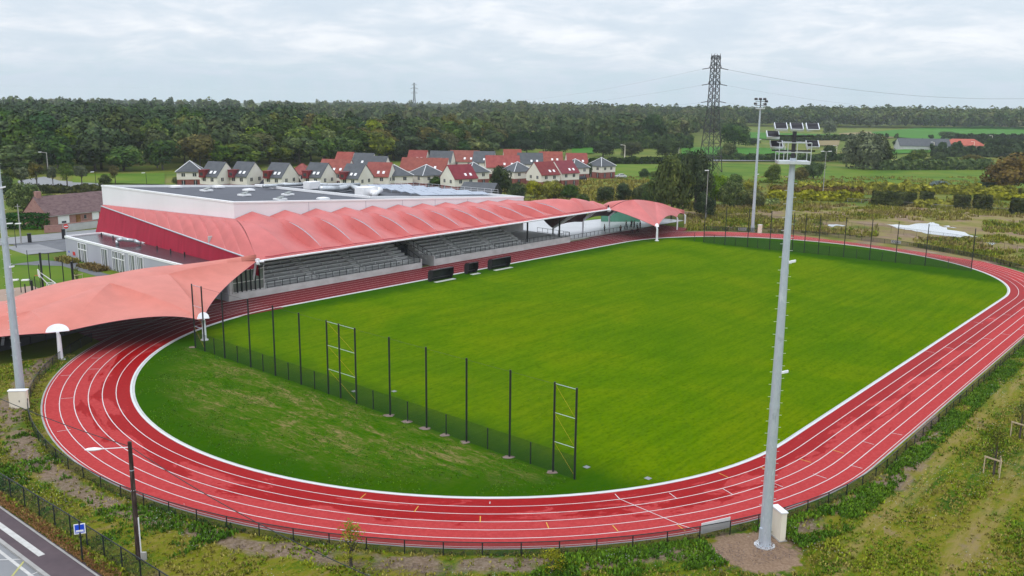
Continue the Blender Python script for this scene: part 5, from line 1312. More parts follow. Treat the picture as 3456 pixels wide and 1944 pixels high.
hs = [('house with a slate pyramid roof at the left end of the front row', *Z5(330, 285), 'hip', 'slate', .25, 7.2, 7.2, 0),
      ('slate roofed gable house with a red dormer, next to the leftmost pyramid roof', *Z5(620, 340), 'gable', 'slate', -.40, 6.3, 8.0, 1),
      ('slate gable house, second of the slate gables from the left', *Z5(980, 340), 'gable', 'slate', -.40, 6.3, 8.0, 1),
      ('slate gable house standing behind the long dark shed roof', *Z5(1410, 352), 'gable', 'slate', -.40, 6.3, 8.0, 1),
      ('slate gable house just right of a low red roof and a dark lamp post', *Z5(1890, 350), 'gable', 'slate', -.40, 6.3, 8.0, 1),
      ('slate gable house with its broad white gable beside the hall ducts', *Z5(2350, 365), 'gable', 'slate', -.40, 6.3, 8.2, 1),
      ('small red hipped roof half hidden between two slate gables', *Z5(1700, 318), 'hip', 'red_tile', -.2, 6.5, 6, 0),
      ('large red roofed house behind the slate gables', *Z5(2120, 300), 'gable', 'red_tile', -.2, 9.5, 8.5, 0),
      ('red roof peeping over the larger red roof at the wood edge', *Z5(2240, 190), 'gable', 'red_tile', -.2, 6, 8, 0),
      ('white gabled slate house at the wood edge, half behind another slate roof', *Z6(60, 205), 'gable', 'slate', -.2, 7, 8, 0),
      ('slate house with a red ridge line and a white gable facing right', *Z6(180, 238), 'gable', 'slate', -.2, 7.0, 8, 0),
      ('low red roof directly right of the broad white gable', *Z6(205, 305), 'gable', 'red_tile', -.2, 7.5, 7, 0),
      ('slate pyramid roofed house, left one of the pair behind the hall roof', *Z6(385, 300), 'hip', 'slate', .5, 8.6, 8.6, 0),
      ('slate pyramid roofed house, right one of the pair behind the hall roof', *Z6(690, 295), 'hip', 'slate', .7, 8.6, 8.6, 0),
      ('long red roofed terrace behind the pair of pyramid roofs', *Z6(620, 255), 'gable', 'red_tile', -.15, 15.5, 8.5, 0),
      ('red roof in the back row above the long red terrace', *Z6(560, 172), 'gable', 'red_tile', -.15, 7, 8, 0),
      ('slate roof in the back row against the dark wood', *Z6(775, 178), 'gable', 'slate', -.15, 8.5, 8, 0),
      ('broad red roof in the back row with a tree before it', *Z6(990, 172), 'gable', 'red_tile', -.12, 11, 8, 0),
      ('slate roof in the back row next to the broad red one', *Z6(1170, 180), 'gable', 'slate', -.12, 8, 8, 0),
      ('house with a steep dark red roof and a white gable facing left, by the lamp', *Z6(985, 325), 'gable', 'dark_red_tile', .62, 8.2, 8.2, 0),
      ('slate hipped house joined to the steep dark red roof', *Z6(1110, 268), 'hip', 'slate', .62, 7.6, 7.6, 0),
      ('wide red roofed house right of the tall dark conifer', *Z6(1350, 225), 'gable', 'red_tile', .1, 12, 8.5, 0),
      ('small red roof in the back row near the green field', *Z6(1440, 158), 'gable', 'red_tile', .1, 7, 8, 0),
      ('slate pyramid roofed house left of the two dark red gables', *Z6(1515, 262), 'hip', 'slate', .6, 7.8, 7.8, 0),
      ('slate roof in the back row behind the dark red gables', *Z6(1600, 195), 'gable', 'slate', .05, 9.5, 8, 0),
      ('dark red gable house, left one of the two side by side', *Z6(1755, 290), 'gable', 'dark_red_tile', .62, 7.6, 8.2, 0),
      ('red roof in the back row directly behind the two dark red gables', *Z6(1790, 180), 'gable', 'red_tile', .05, 9, 8, 0),
      ('dark red gable house, right one of the two side by side', *Z6(1935, 275), 'gable', 'dark_red_tile', .62, 7.6, 8.2, 0),
      ('slate hipped house between a dark red gable and a narrow dark tree', *Z6(2040, 228), 'hip', 'slate', .6, 7.4, 7.4, 0),
      ('red roofed house with a white gable behind the narrow dark tree', *Z6(2030, 195), 'gable', 'red_tile', .1, 8, 8, 0),
      ('white house with a slate pyramid roof standing alone at the right end of the estate', *Z6(2280, 213), 'hip', 'slate', .72, 7.6, 7.6, 0)]
for lab, u, v, kind, rf_, ang, l, w_, dm in hs:
    house(lab, u, v, kind, rf_, ang, l, w_, rise=2.9 if kind == 'hip' else 3.7, dormer=dm, sky=2 if kind == 'gable' else 0)
house('farmhouse with a bright orange red roof among trees across the fields', 3255, 490, 'hip', 'orange_tile', -.05, 26, 11, 3.2, 4.2, None, sky=0, wall='mixed_brick', base=None)
house('long grey farm barn left of the orange roofed farmhouse', 3120, 492, 'gable', 'slate', -.08, 34, 12, 3.0, 4.6, None, sky=0, wall='tier_concrete', base=None, win=False)
house('dark slate roofed shed with a black gable behind the hall railing', 1610, 651, 'gable', 'slate', -.35, 10, 8, 2.4, 2.6, None, sky=0, wall='dark_plastic', base=None, win=False)
house('long low dark shed roof in front of the slate gables', 880, 622, 'gable', 'roof_felt', -.05, 20, 8, 2.0, 2.6, None, sky=0, wall='dark_plastic', base=None, win=False)

# brick cottage row, its yard wall and hedge on the street behind the changing block
def cottage():
    p0, p1 = Vector(at(162, 772)), Vector(at(420, 742))
    d = (p1-p0); d.z = 0; X_ = d.normalized(); Y_ = Vector((-X_.y, X_.x, 0)); l = d.length; w_ = 8.2; hw, rise = 2.75, 3.4
    c = (p0+p1)/2+Y_*w_/2; c.z = float(g(c.x))
    t = thing('cottage', 'long mixed brick cottage with an old brown tile roof and white shutters', 'house', c)
    def q(a, b, h): return c+X_*a+Y_*b+Vector((0, 0, h))
    mb = MB().box(q(0, 0, hw/2-.1), X_*l/2, Y_*w_/2, (0, 0, hw/2+.1))
    for sx in (-1, 1): mb.add([q(sx*l/2, -w_/2, hw), q(sx*l/2, w_/2, hw), q(sx*l/2, 0, hw+rise), q(sx*(l/2-.3), -w_/2, hw), q(sx*(l/2-.3), w_/2, hw), q(sx*(l/2-.3), 0, hw+rise)], [(0, 1, 2), (3, 5, 4), (0, 2, 5, 3), (1, 4, 5, 2)])
    mb.build('wall', 'mixed_brick', t)
    rf = MB(); ov = .35; d_ = ov*rise/(w_/2)
    for sy in (-1, 1):
        rf.grid([[q(-l/2-.15+(l+.3)*i/20, sy*(w_/2+ov)*(1-j/8), hw-d_+(rise+d_)*j/8+.12+.03*math.sin(i*1.3+j)) for i in range(21)] for j in range(9)])
        rf.poly([q(-l/2-.15, sy*(w_/2+ov), hw-d_+.1), q(l/2+.15, sy*(w_/2+ov), hw-d_+.1), q(l/2+.15, sy*(w_/2+ov), hw-d_-.06), q(-l/2-.15, sy*(w_/2+ov), hw-d_-.06)])
    r = rf.build('roof', 'old_tile', t)
    ch = MB().box(q(-l/2+1.0, 0, hw+rise+.35), X_*.55, Y_*.4, (0, 0, .8)); ch.build('chimney', 'mixed_brick', r)
    MB().tube(q(-l/2, -w_/2-ov, hw-d_), q(l/2, -w_/2-ov, hw-d_), .07).build('gutter', 'kerb_stone', r)
    for a, wd, z0, z1, mt, nm in ((.20, 1.25, .75, 2.3, 'shutter_white', 'window'), (.385, .5, .0, 2.15, 'dead_leaf', 'door'), (.475, .25, 1.3, 2.0, 'window_dark', 'window'), (.61, .8, .8, 2.3, 'shutter_white', 'window'), (.83, .55, .8, 2.4, 'shutter_white', 'window')):
        o = MB().box(q(-l/2+l*a, -w_/2-.03, (z0+z1)/2), X_*wd, Y_*.05, (0, 0, (z1-z0)/2)).build(nm, mt, t)
        MB().box(q(-l/2+l*a, -w_/2-.08, z0-.06), X_*(wd+.15), Y_*.1, (0, 0, .05)).build('sill', 'kerb_stone', o)
        if nm == 'window' and wd > 1: MB().box(q(-l/2+l*a, -w_/2-.09, z0+.28), X_*wd*.4, Y_*.02, (0, 0, .2)).build('pane', 'window_dark', o)
cottage()
wall_ = thing('yard_wall', 'low brick and grey yard wall in front of the cottage', 'wall', at(250, 790))
a, b, c_ = Vector(at(150, 786)), Vector(at(212, 783)), Vector(at(330, 768))
for p, q, h, mt in ((a, b, 1.35, 'mixed_brick'), (b, c_, 1.5, 'tier_concrete')):
    d = q-p; n_ = Vector((-d.y, d.x, 0)).normalized()*.11; MB().box((p+q)/2+Vector((0, 0, h/2)), d/2, n_, (0, 0, h/2)).build('wall_section', mt, wall_)
    MB().box((p+q)/2+Vector((0, 0, h+.05)), d/2, n_*1.5, (0, 0, .05)).build('coping', 'mixed_brick', wall_)

# ------------------------------------------------------------------ trees
def crown(rx, rz, zc, nclump, nleaf, leaf, shape='oval', seed=0, flat=.85, low=.15):
    r = np.random.default_rng(seed)
    d = r.normal(size=(nclump, 3)); d /= np.linalg.norm(d, axis=1)[:, None]; d[:, 2] = np.where(d[:, 2] < -.8, -d[:, 2]*.6, d[:, 2])
    rad = r.uniform(.45, .82, nclump); c = d*rad[:, None]
    if shape == 'cone': k = (1-c[:, 2])/2; k = np.clip(k, .12, 1); c[:, :2] *= (k*1.35)[:, None]
    if shape == 'tall': c[:, :2] *= .9
    if shape == 'spread': c[:, 2] *= .8
    cr_ = r.uniform(.26, .46, nclump)
    if shape == 'cone': cr_ *= np.clip((1-c[:, 2])/1.5, .3, 1)
    pick = r.choice(nclump, nleaf, p=cr_**2/np.sum(cr_**2))
    e = r.normal(size=(nleaf, 3)); e /= np.linalg.norm(e, axis=1)[:, None]; e[:, 2] = np.where(e[:, 2] < -.6, -e[:, 2], e[:, 2])
    p = c[pick]+e*(cr_[pick]*r.uniform(.70, 1.12, nleaf))[:, None]
    P = p*np.array([rx, rx, rz])+np.array([0, 0, zc])
    nrm = e*.8+p*.3+r.normal(size=(nleaf, 3))*.24; nrm /= np.linalg.norm(nrm, axis=1)[:, None]
    a = np.cross(nrm, r.normal(size=(nleaf, 3))); a /= np.linalg.norm(a, axis=1)[:, None]; b = np.cross(nrm, a)
    s = leaf*r.uniform(.6, 1.25, nleaf)[:, None]
    V = np.stack([P+a*s, P+b*s*.62, P-a*s, P-b*s*.62], 1).reshape(-1, 3)
    return V, np.arange(4*nleaf).reshape(-1, 4)
def trunk_mesh(h, r, spread, seed):
    r_ = random.Random(seed); mb = MB().tube((0, 0, -.3), (0, 0, h*.45), r, r*.75, 7).tube((0, 0, h*.45), (r*.4, r*.2, h*.9), r*.75, r*.3, 6)
    for i in range(5):
        a = 2*PI*i/5+r_.random(); z = h*r_.uniform(.3, .6); mb.tube((0, 0, z), (spread*math.cos(a), spread*math.sin(a), z+h*r_.uniform(.2, .4)), r*.4, r*.12, 5)
    me = bpy.data.meshes.new('trunk'); me.from_pydata(mb.v, [], mb.f); me.materials.append(M['bark']); return me
# prototypes, unit height about 10 m: (crown mesh, trunk mesh, height, width)
TP = {}
def proto(key, h, w_, shape, ncl, nl, leaf, mat, bare=.22, seed=1):
    zc = h*(bare+(1-bare)/2); V, Fq = crown(w_/2, h*(1-bare)/2, zc, ncl, nl, leaf, shape, seed)
    TP[key] = (npmesh('crown', V, Fq, mat), trunk_mesh(h*.8, h*.022+.05, w_*.25, seed), h, w_)
for i in range(5): proto('oak%d' % i, 10, (8.2, 9.4, 7.4, 8.8, 10)[i], ('oval', 'spread', 'tall', 'oval', 'spread')[i], (20, 26, 18, 30, 24)[i], 2600, .44, 'leaf_dark', .04, 10+i)
for i in range(2): proto('round%d' % i, 10, 9.2, 'oval', 30, 5200, .30, 'leaf_dark', .02, 30+i)
for i in range(2): proto('bush%d' % i, 10, 13, 'oval', 30, 4800, .40, 'leaf_mid', -.06, 40+i)
proto('conifer', 10, 5.6, 'cone', 40, 3600, .28, 'leaf_dark', .06, 50)
proto('slim', 10, 3.8, 'tall', 24, 2200, .27, 'leaf_dark', .08, 55)
for i in range(2): proto('young%d' % i, 10, 6.2, 'oval', 20, 1500, .34, 'leaf_mid', .24, 60+i)
proto('sapling', 10, 4.2, 'tall', 26, 620, .19, 'leaf_olive', .06, 70)
NTREE = 0
def tree(key, p, h, w_, mat, label, group, name='tree', cat='tree'):
    global NTREE
    NTREE += 1
    cm, tm, H0, W0 = TP[key]; sx, sz = w_/W0, h/H0
    t = bpy.data.objects.new(name, None); COL.objects.link(t); t.location = p; ORG[t.name] = Vector(p)
    t.rotation_euler = (0, 0, random.uniform(0, 2*PI)); t.scale = (sx, sx*random.uniform(.92, 1.08), sz); tag(t, label, cat, group)
    for nm, me in (('crown', cm), ('trunk', tm)):
        o = bpy.data.objects.new(nm, me); COL.objects.link(o); o.parent = t
        if nm == 'crown': slot_mat(o, mat)
    return t
def ptree(key, u, v, vtop, wpx, mat, label, group=None, name='tree', cat='tree'):
    p = at(u, v); d = math.hypot(p[0], p[1])
    lo, hi = .3, 45
    for _ in range(30):
        m = (lo+hi)/2
        if pix((p[0], p[1], p[2]+m))[1] > vtop: lo = m
        else: hi = m
    return tree(key, p, lo, wpx*d/F, mat, label, group, name, cat)
near = [('bush0', 2265, 738, 526, 150, 'leaf_olive', 'tall olive green tree with a bushy crown beside the far canopy'),
        ('round0', 2345, 708, 513, 112, 'leaf_dark', 'dark green tree behind the tall olive bushy one'),
        ('round1', 2414, 694, 577, 78, 'leaf_bright', 'bright lime green round bush at the foot of the pylon'),
        ('bush1', 2462, 700, 606, 92, 'leaf_mid', 'green bush touching the right side of the lime green bush'),
        ('bush0', 2378, 738, 652, 74, 'leaf_dark', 'low dark bush at the foot of the dark tree, before the lime green bush'),
        ('bush0', 2545, 700, 640, 84, 'leaf_olive', 'olive bush behind the far ball stop, left of the thin far mast'),
        ('bush1', 2208, 700, 596, 92, 'leaf_mid', 'dark green shrub left of the tall olive bushy tree'),
        ('round0', 2472, 660, 590, 70, 'leaf_mid', 'green shrub right of the lime green bush'),
        ('bush0', 2530, 655, 612, 60, 'leaf_yellow', 'yellow green bush left of the thin far mast'),
        ('round1', 1690, 668, 552, 82, 'leaf_dark', 'tall dark tree rising in front of the estate, behind the hall railing'),
        ('bush1', 1748, 690, 612, 66, 'leaf_dark', 'dark shrub right of the tall dark tree'),
        ('bush0', 1805, 668, 610, 85, 'leaf_yellow', 'yellow green bush behind the pink roof, leftmost of its clump'),
        ('bush1', 1868, 672, 606, 88, 'leaf_yellow', 'yellow green bush, tallest of the clump behind the pink roof'),
        ('bush0', 1925, 676, 622, 70, 'leaf_mid', 'green bush at the right end of the yellow clump'),
        ('bush1', 1925, 622, 600, 52, 'leaf_yellow', 'low yellow bush by the road before the dark red gables'),
        ('bush0', 1855, 612, 594, 40, 'leaf_dark', 'dark low bush before the left dark red gable'),
        ('round1', 2042, 686, 624, 62, 'leaf_mid', 'small green tree on the dry meadow, left of a dark round one'),
        ('round0', 2105, 684, 620, 62, 'leaf_dark', 'dark round tree on the dry meadow behind the far canopy'),
        ('bush0', 2162, 684, 622, 66, 'leaf_mid', 'green bush between the dark round tree and the olive tree'),
        ('bush1', 1965, 692, 652, 48, 'leaf_mid', 'low green bush at the edge of the dry meadow'),
        ('conifer', 1470, 642, 584, 76, 'leaf_dark', 'dark spreading pine before the right pyramid roof'),
        ('conifer', 1395, 632, 588, 44, 'leaf_olive', 'thin young tree between the two pyramid roofs'),
        ('conifer', 1316, 632, 590, 48, 'leaf_autumn', 'reddish young tree before the left pyramid roof'),
        ('bush1', 1268, 634, 592, 52, 'leaf_mid', 'bushy green tree right of the broad white gable'),
        ('bush0', 1152, 630, 590, 46, 'leaf_olive', 'olive tree between two slate gables'),
        ('bush1', 1080, 630, 600, 40, 'leaf_mid', 'small green tree before the slate gable with a dormer'),
        ('young0', 632, 622, 580, 42, 'leaf_brown', 'reddish brown young tree before the leftmost pyramid roof'),
        ('young1', 846, 624, 578, 40, 'leaf_brown', 'sparse brown young tree between two slate gables'),
        ('bush0', 596, 624, 598, 30, 'leaf_mid', 'small green bush at the corner of the leftmost pyramid roofed house'),
        ('slim', 1985, 606, 550, 30, 'leaf_dark', 'narrow dark tree between the estate houses near its right end'),
        ('young1', 1580, 556, 526, 24, 'leaf_dark', 'small tree before the broad red roof of the back row'),
        ('bush1', 1632, 566, 540, 60, 'leaf_yellow', 'yellow green tree between the slate and red roofs'),
        ('slim', 1868, 560, 528, 20, 'leaf_dark', 'small dark tree before the red back row roof'),
        ('bush0', 2173, 602, 570, 40, 'leaf_dark', 'dark bush in the meadow, left of a smaller one'),
        ('bush1', 2208, 600, 577, 32, 'leaf_mid', 'smaller bush in the meadow beside the dark one'),
        ('round0', 1885, 530, 427, 112, 'leaf_dark', 'big dark round tree rising above the estate roofs'),
        ('round1', 1778, 516, 467, 66, 'leaf_dark', 'dark round tree left of the big one above the roofs'),
        ('round1', 2035, 528, 471, 92, 'leaf_dark', 'broad round dark tree before the green field'),
        ('round0', 2132, 532, 479, 84, 'leaf_mid', 'round tree between the broad dark tree and the road lamp'),
        ('round1', 2250, 535, 466, 98, 'leaf_dark', 'round dark tree by the road lamp left of the pylon'),
        ('round0', 2455, 540, 484, 66, 'leaf_mid', 'round tree right of the pylon beside a road lamp'),
        ('round1', 2085, 496, 454, 120, 'leaf_mid', 'wide tree in the hedge line before the brown wood'),
        ('round0', 2206, 494, 390, 92, 'leaf_dark', 'tall dark tree left of the pylon'),
        ('round1', 2102, 455, 380, 122, 'leaf_dark', 'broad dark cedar like tree in the middle distance'),
        ('round0', 1940, 440, 377, 100, 'leaf_dark', 'dark tree crown beyond the big round tree'),
        ('round1', 2478, 500, 410, 112, 'leaf_dark', 'large dark tree right of the pylon'),
        ('round0', 2545, 492, 466, 40, 'leaf_dark', 'small dark tree in the field by the far mast'),
        ('bush1', 2912, 572, 440, 132, 'leaf_grey', 'very large grey green willow standing on the meadow'),
        ('round0', 2972, 572, 460, 76, 'leaf_mid', 'tree growing against the right side of the large willow'),
        ('conifer', 3025, 503, 461, 34, 'leaf_dark', 'dark pointed tree left of the grey barn'),
        ('bush0', 3068, 570, 518, 62, 'leaf_mid', 'bushy tree right of the willow on the meadow edge'),
        ('round1', 3096, 572, 498, 58, 'leaf_mid', 'taller round tree on the meadow edge, past the willow'),
        ('round0', 3160, 570, 514, 62, 'leaf_dark', 'dark tree on the meadow edge before the farmhouse'),
        ('bush1', 3215, 568, 530, 60, 'leaf_mid', 'low green tree on the meadow edge below the farmhouse'),
        ('bush0', 3278, 568, 522, 92, 'leaf_autumn', 'yellowing broad tree on the meadow edge below the farmhouse'),
        ('conifer', 3112, 503, 459, 28, 'leaf_dark', 'pointed dark tree between the barn and the farmhouse'),
        ('round0', 3200, 470, 445, 60, 'leaf_dark', 'dark tree behind the orange roofed farmhouse'),
        ('round1', 3364, 506, 460, 74, 'leaf_dark', 'round tree right of the farmhouse'),
        ('round0', 3424, 512, 468, 66, 'leaf_dark', 'round tree near the right edge beyond the farmhouse'),
        ('conifer', 3312, 498, 462, 26, 'leaf_dark', 'thin pointed tree just right of the farmhouse'),
        ('bush0', 3412, 652, 520, 176, 'leaf_brown', 'big russet autumn tree at the right edge'),
        ('bush1', 3340, 648, 610, 70, 'leaf_dark', 'dark bush in front of the russet tree'),
        ('round0', 2606, 622, 556, 56, 'leaf_mid', 'dark bush beside the near floodlight pole on the meadow'),
        ('round1', 2745, 606, 540, 74, 'leaf_mid', 'shrub group on the meadow, left of the slim grey mast'),
        ('bush0', 2700, 610, 566, 60, 'leaf_autumn', 'brownish shrub left of the slim grey mast'),
        ('round0', 2795, 545, 492, 50, 'leaf_dark', 'dark tree behind the slim grey mast'),
        ('bush1', 3166, 640, 608, 60, 'leaf_blue', 'pale blue green willow bush in the rough meadow'),
        ('round1', 2800, 458, 402, 44, 'leaf_grey', 'greyish tree in front of the far wood, above the willow'),
        ('young0', 126, 634, 548, 50, 'leaf_autumn', 'young street tree with an orange tip, left of the tall street lamp'),
        ('young1', 75, 642, 560, 44, 'leaf_grey', 'young grey green street tree left of the orange tipped one'),
        ('young0', 34, 645, 568, 46, 'leaf_mid', 'young green street tree close to the left edge'),
        ('young1', 180, 632, 558, 34, 'leaf_grey', 'young grey street tree right behind the tall street lamp'),
        ('young0', 228, 634, 549, 50, 'leaf_mid', 'young green street tree, fuller than its neighbours'),
        ('young1', 277, 626, 556, 42, 'leaf_grey', 'young grey street tree by the road, right of the full green one'),
        ('young0', 390, 622, 558, 38, 'leaf_autumn', 'young brownish tree behind the hall corner'),
        ('bush0', 355, 626, 590, 44, 'leaf_mid', 'small bush by the hall corner'),
        ('bush1', 82, 716, 612, 108, 'leaf_mid', 'large dark green bush left of the cottage roof'),
        ('bush0', 8, 672, 594, 74, 'leaf_dark', 'dark bush at the left edge'),
        ('bush1', 168, 676, 654, 44, 'leaf_mid', 'low bush above the cottage roof')]
for a in near: ptree(*a)
# rows of clipped or wild hedge
def hedge(u0, v0, u1, v1, hm, wd, mat, label, boxy=True, group=None, dens=1.):
    a, b = Vector(at(u0, v0)), Vector(at(u1, v1)); d = b-a; d.z = 0; l = d.length; X_ = d/l; Y_ = Vector((-X_.y, X_.x, 0))
    n = int(dens*min(12000, max(900, l*hm*55))); r = rng
    x, y, z = r.uniform(0, 1, n), r.uniform(-1, 1, n), r.uniform(0, 1, n)
    face = r.integers(0, 3, n)
    y = np.where(face == 0, np.sign(y), y); z = np.where(face == 1, 1, z)
    x = np.where((face == 2) & (r.uniform(size=n) < .3), np.round(x), x)
    wob = 1+.10*np.sin(x*l*1.1+1)+.07*np.sin(x*l*2.7) if not boxy else 1+.03*np.sin(x*l*1.7)
    hh_ = hm*(wob if boxy else wob*(.8+.35*np.abs(np.sin(x*l*.33+.5))))
    P = np.stack([a.x+X_.x*x*l+Y_.x*y*wd/2, a.y+X_.y*x*l+Y_.y*y*wd/2, a.z+z*hh_], 1)+r.normal(size=(n, 3))*(.07 if boxy else .22)
    nr = np.stack([Y_.x*y, Y_.y*y, z*.8], 1)+r.normal(size=(n, 3))*.5; nr /= np.linalg.norm(nr, axis=1)[:, None]
    t_ = np.cross(nr, r.normal(size=(n, 3))); t_ /= np.linalg.norm(t_, axis=1)[:, None]; q_ = np.cross(nr, t_); s = (.24 if boxy else .36)*r.uniform(.6, 1.3, n)[:, None]*max(1, (a.length/170))
    c = np.array(((a+b)/2)); c[2] = a.z
    V = np.stack([P+t_*s, P+q_*s*.7, P-t_*s, P-q_*s*.7], 1).reshape(-1, 3)-c
    o = link('hedge', npmesh('hedge', V, np.arange(4*n).reshape(-1, 4), mat), None, tuple(c)); tag(o, label, 'hedge', group)
    return o
hedge(28, 771, 168, 772, 2.9, 2.6, 'leaf_hedge', 'dense clipped dark green hedge left of the cottage')
hedge(122, 655, 345, 652, 1.6, 2.4, 'leaf_tall_hedge', 'low brownish hedge along the road behind the cottage', False)
G7 = 'tall clipped hedges on the waste ground edge'
for a, b, v, h_, lab in ((2946, 3040, 692, 3.9, 'tall clipped dark hedge, longest one and leftmost on the waste ground edge'), (3044, 3088, 692, 3.7, 'tall clipped hedge touching the right end of the longest one'), (3106, 3146, 686, 3.4, 'clipped hedge set back behind the yellow shrub row'),
                     (3220, 3270, 706, 4.0, 'tall clipped hedge block right of the yellow shrub row'), (3285, 3343, 710, 4.3, 'wide tall clipped hedge block, second from the right edge'), (3412, 3480, 722, 4.3, 'tall clipped hedge block at the right edge')):
    hedge(a, v, b, v+3, h_, 2.4, 'leaf_tall_hedge', lab, True, G7)
for a, va, b, vb, h_, mt, lab in ((2600, 672, 2900, 680, 2.0, 'leaf_yellow', 'yellow green shrub row behind the muddy ground, nearest one'), (2690, 640, 3060, 646, 1.8, 'leaf_yellow', 'yellow green shrub row in the rough meadow, left part'), (3060, 650, 3420, 662, 2.2, 'leaf_yellow', 'yellow green shrub row above the tall clipped hedges'),
                                  (3090, 698, 3215, 703, 1.6, 'leaf_yellow', 'bright yellow shrub row between two clipped hedges'), (2610, 654, 2900, 662, 1.9, 'leaf_brown', 'brownish reed hedge between the yellow shrub rows'), (3340, 672, 3480, 680, 1.8, 'leaf_yellow', 'yellow shrub row at the right edge'),
                                  (2480, 690, 2620, 694, 1.1, 'leaf_olive', 'low olive shrub row left of the near floodlight pole'), (2960, 575, 3340, 574, 3.5, 'leaf_mid', 'continuous hedge at the far edge of the meadow'), (3150, 528, 3500, 532, 4.5, 'leaf_dark', 'dark hedge line below the farmhouse'),
                                  (3230, 476, 3500, 478, 4., 'leaf_dark', 'dark hedge line across the far green field'), (2290, 539, 2990, 547, 1.8, 'leaf_dark', 'dark low hedge along the far road'), (1960, 500, 2330, 502, 6, 'leaf_dark', 'tall hedge line behind the round trees'), (2640, 478, 2940, 474, 3, 'leaf_dark', 'low hedge between two far fields'),
                                  (1640, 500, 1960, 503, 7, 'leaf_dark', 'tall hedge line behind the estate back row'), (1995, 553, 2330, 551, 1.6, 'leaf_dark', 'low dark hedge on the near side of the far road')):
    hedge(a, va, b, vb, h_, 3., mt, lab, False)
# the wood behind the estate: rows of single trees
wood_lab = 'leafy tree of the dense wood behind the estate'
front = [(-60, 592), (300, 580), (560, 572), (900, 560), (1300, 545), (1560, 531), (1655, 522)]
fw = [at(u, v) for u, v in front]
cum = np.r_[0, np.cumsum([math.hypot(b[0]-a[0], b[1]-a[1]) for a, b in zip(fw[:-1], fw[1:])])]
def along(d):
    i = min(max(np.searchsorted(cum, d, 'right')-1, 0), len(fw)-2); f = (d-cum[i])/(cum[i+1]-cum[i]); return fw[i][0]*(1-f)+fw[i+1][0]*f, fw[i][1]*(1-f)+fw[i+1][1]*f
wmats = ['leaf_dark', 'leaf_dark', 'leaf_dark', 'leaf_mid', 'leaf_mid', 'leaf_mid', 'leaf_mid', 'leaf_olive', 'leaf_olive', 'leaf_autumn']
rowspec = [(0, 11.0, 8.5, 13.5), (11, 12.0, 12.5, 17.2), (23, 13, 14.5, 19.4), (36, 13.5, 16, 21), (52, 13.5, 16.5, 21.4), (70, 14, 17, 22)]
NT0 = NTREE
for dep, step, h0_, h1_ in rowspec:
    d = random.uniform(0, step)
    while d < cum[-1]+dep*.3:
        x, y = along(min(d, cum[-1]-.1)); k = (y+dep)/y if y else 1
        fr_ = d/cum[-1]; x, y = x*(1+dep/400)+random.gauss(0, 1.5), y+dep+random.gauss(0, 2.2); 
        z = float(g(x)); u, v = pix((x, y, z+15))
        hh_ = random.uniform(h0_, h1_)*(1 if fr_ < .86 else 1-.25*(fr_-.86)/.14)
        if -180 < u < 1700: tree('oak%d' % random.randrange(5), (x, y, z-.2), hh_, random.uniform(12, 18)*(1.1 if dep > 30 else .95), random.choice((wmats[3:] if 640 < u < 1120 else wmats[:6] if u < 560 else wmats) if dep < 60 else wmats[:6]), wood_lab, 'trees of the wood behind the estate', 'woodland_tree')
        d += step*random.uniform(.75, 1.25)
NWOOD = NTREE-NT0
# far woods: one mass each
def wood_mass(name, bands, mat, nl=110, leaf=1.15, seed=3):
    """bands: (u0, u1, d0, d1, h0, h1, n): crowns strewn between two bearings and two distances"""
    r = np.random.default_rng(seed); Vs = []; n_ = 0
    protos = [crown(1, 1, 0, 9, nl, 1, 'oval', 100+i) for i in range(6)]
    for u0, u1, d0, d1, h0_, h1_, n in bands:
        for _ in range(n):
            d = math.sqrt(r.uniform(d0*d0, d1*d1)); u = r.uniform(u0, u1); x = (u-W_/2)/F*d*cp; y = d
            h_ = r.uniform(h0_, h1_); w_ = r.uniform(.5, .8)*h_/1.6
            base_, Fq = protos[r.integers(6)]
            V = base_.reshape(-1, 4, 3); cen = V.mean(1, keepdims=True); off_ = (V-cen)
            V = cen*np.array([w_, w_, h_/2*.95])+off_*leaf*r.uniform(.8, 1.2)*.9
            a = r.uniform(0, 6.28); ca, sa = math.cos(a), math.sin(a); Q = V.copy(); Q[..., 0] = V[..., 0]*ca-V[..., 1]*sa; Q[..., 1] = V[..., 0]*sa+V[..., 1]*ca
            Q += np.array([x, y, float(g(x)+fall(y))+h_*.52]); Vs.append(Q.reshape(-1, 3))
    V = np.concatenate(Vs); return tag(link(name, npmesh(name, V, np.arange(len(V)).reshape(-1, 4), mat)), kind='stuff')
surf('far_leaf', [(.030, .062, .024), (.065, .105, .034), (.125, .155, .048), (.16, .15, .065)], .045, .85, .05, detail=8, leafy=.5)
surf('far_leaf_dark', [(.022, .050, .018), (.045, .082, .026), (.085, .125, .034)], .05, .85, .05, detail=8, leafy=.5)
wood_mass('far_wood', [(-150, 1000, 420, 800, 15.5, 19, 420)], 'far_leaf_dark', 220, 1.3, 4)
wood_mass('far_wood', [(1610, 2340, 640, 760, 11, 18, 170), (1660, 2500, 780, 1150, 10, 18, 420)], 'far_leaf', 220, 1.5, 5)
wood_mass('far_wood', [(2300, 3650, 1130, 1215, 17, 23, 520), (2700, 3650, 1215, 1700, 21, 27, 900), (1560, 2800, 1250, 1800, 19, 25, 900)], 'far_leaf', 110, 2.3, 6)
wood_mass('distant_wood', [(1050, 3700, 2000, 3400, 17, 24, 900), (-300, 1300, 1000, 2600, 15, 20, 300), (940, 1660, 900, 1900, 9, 14, 800)], 'far_leaf', 80, 3.2, 7)
wood_mass('far_thicket', [(2880, 3260, 790, 830, 4, 6, 14), (3150, 3600, 600, 660, 4, 7, 26)], 'far_leaf_dark', 220, 1.0, 8)
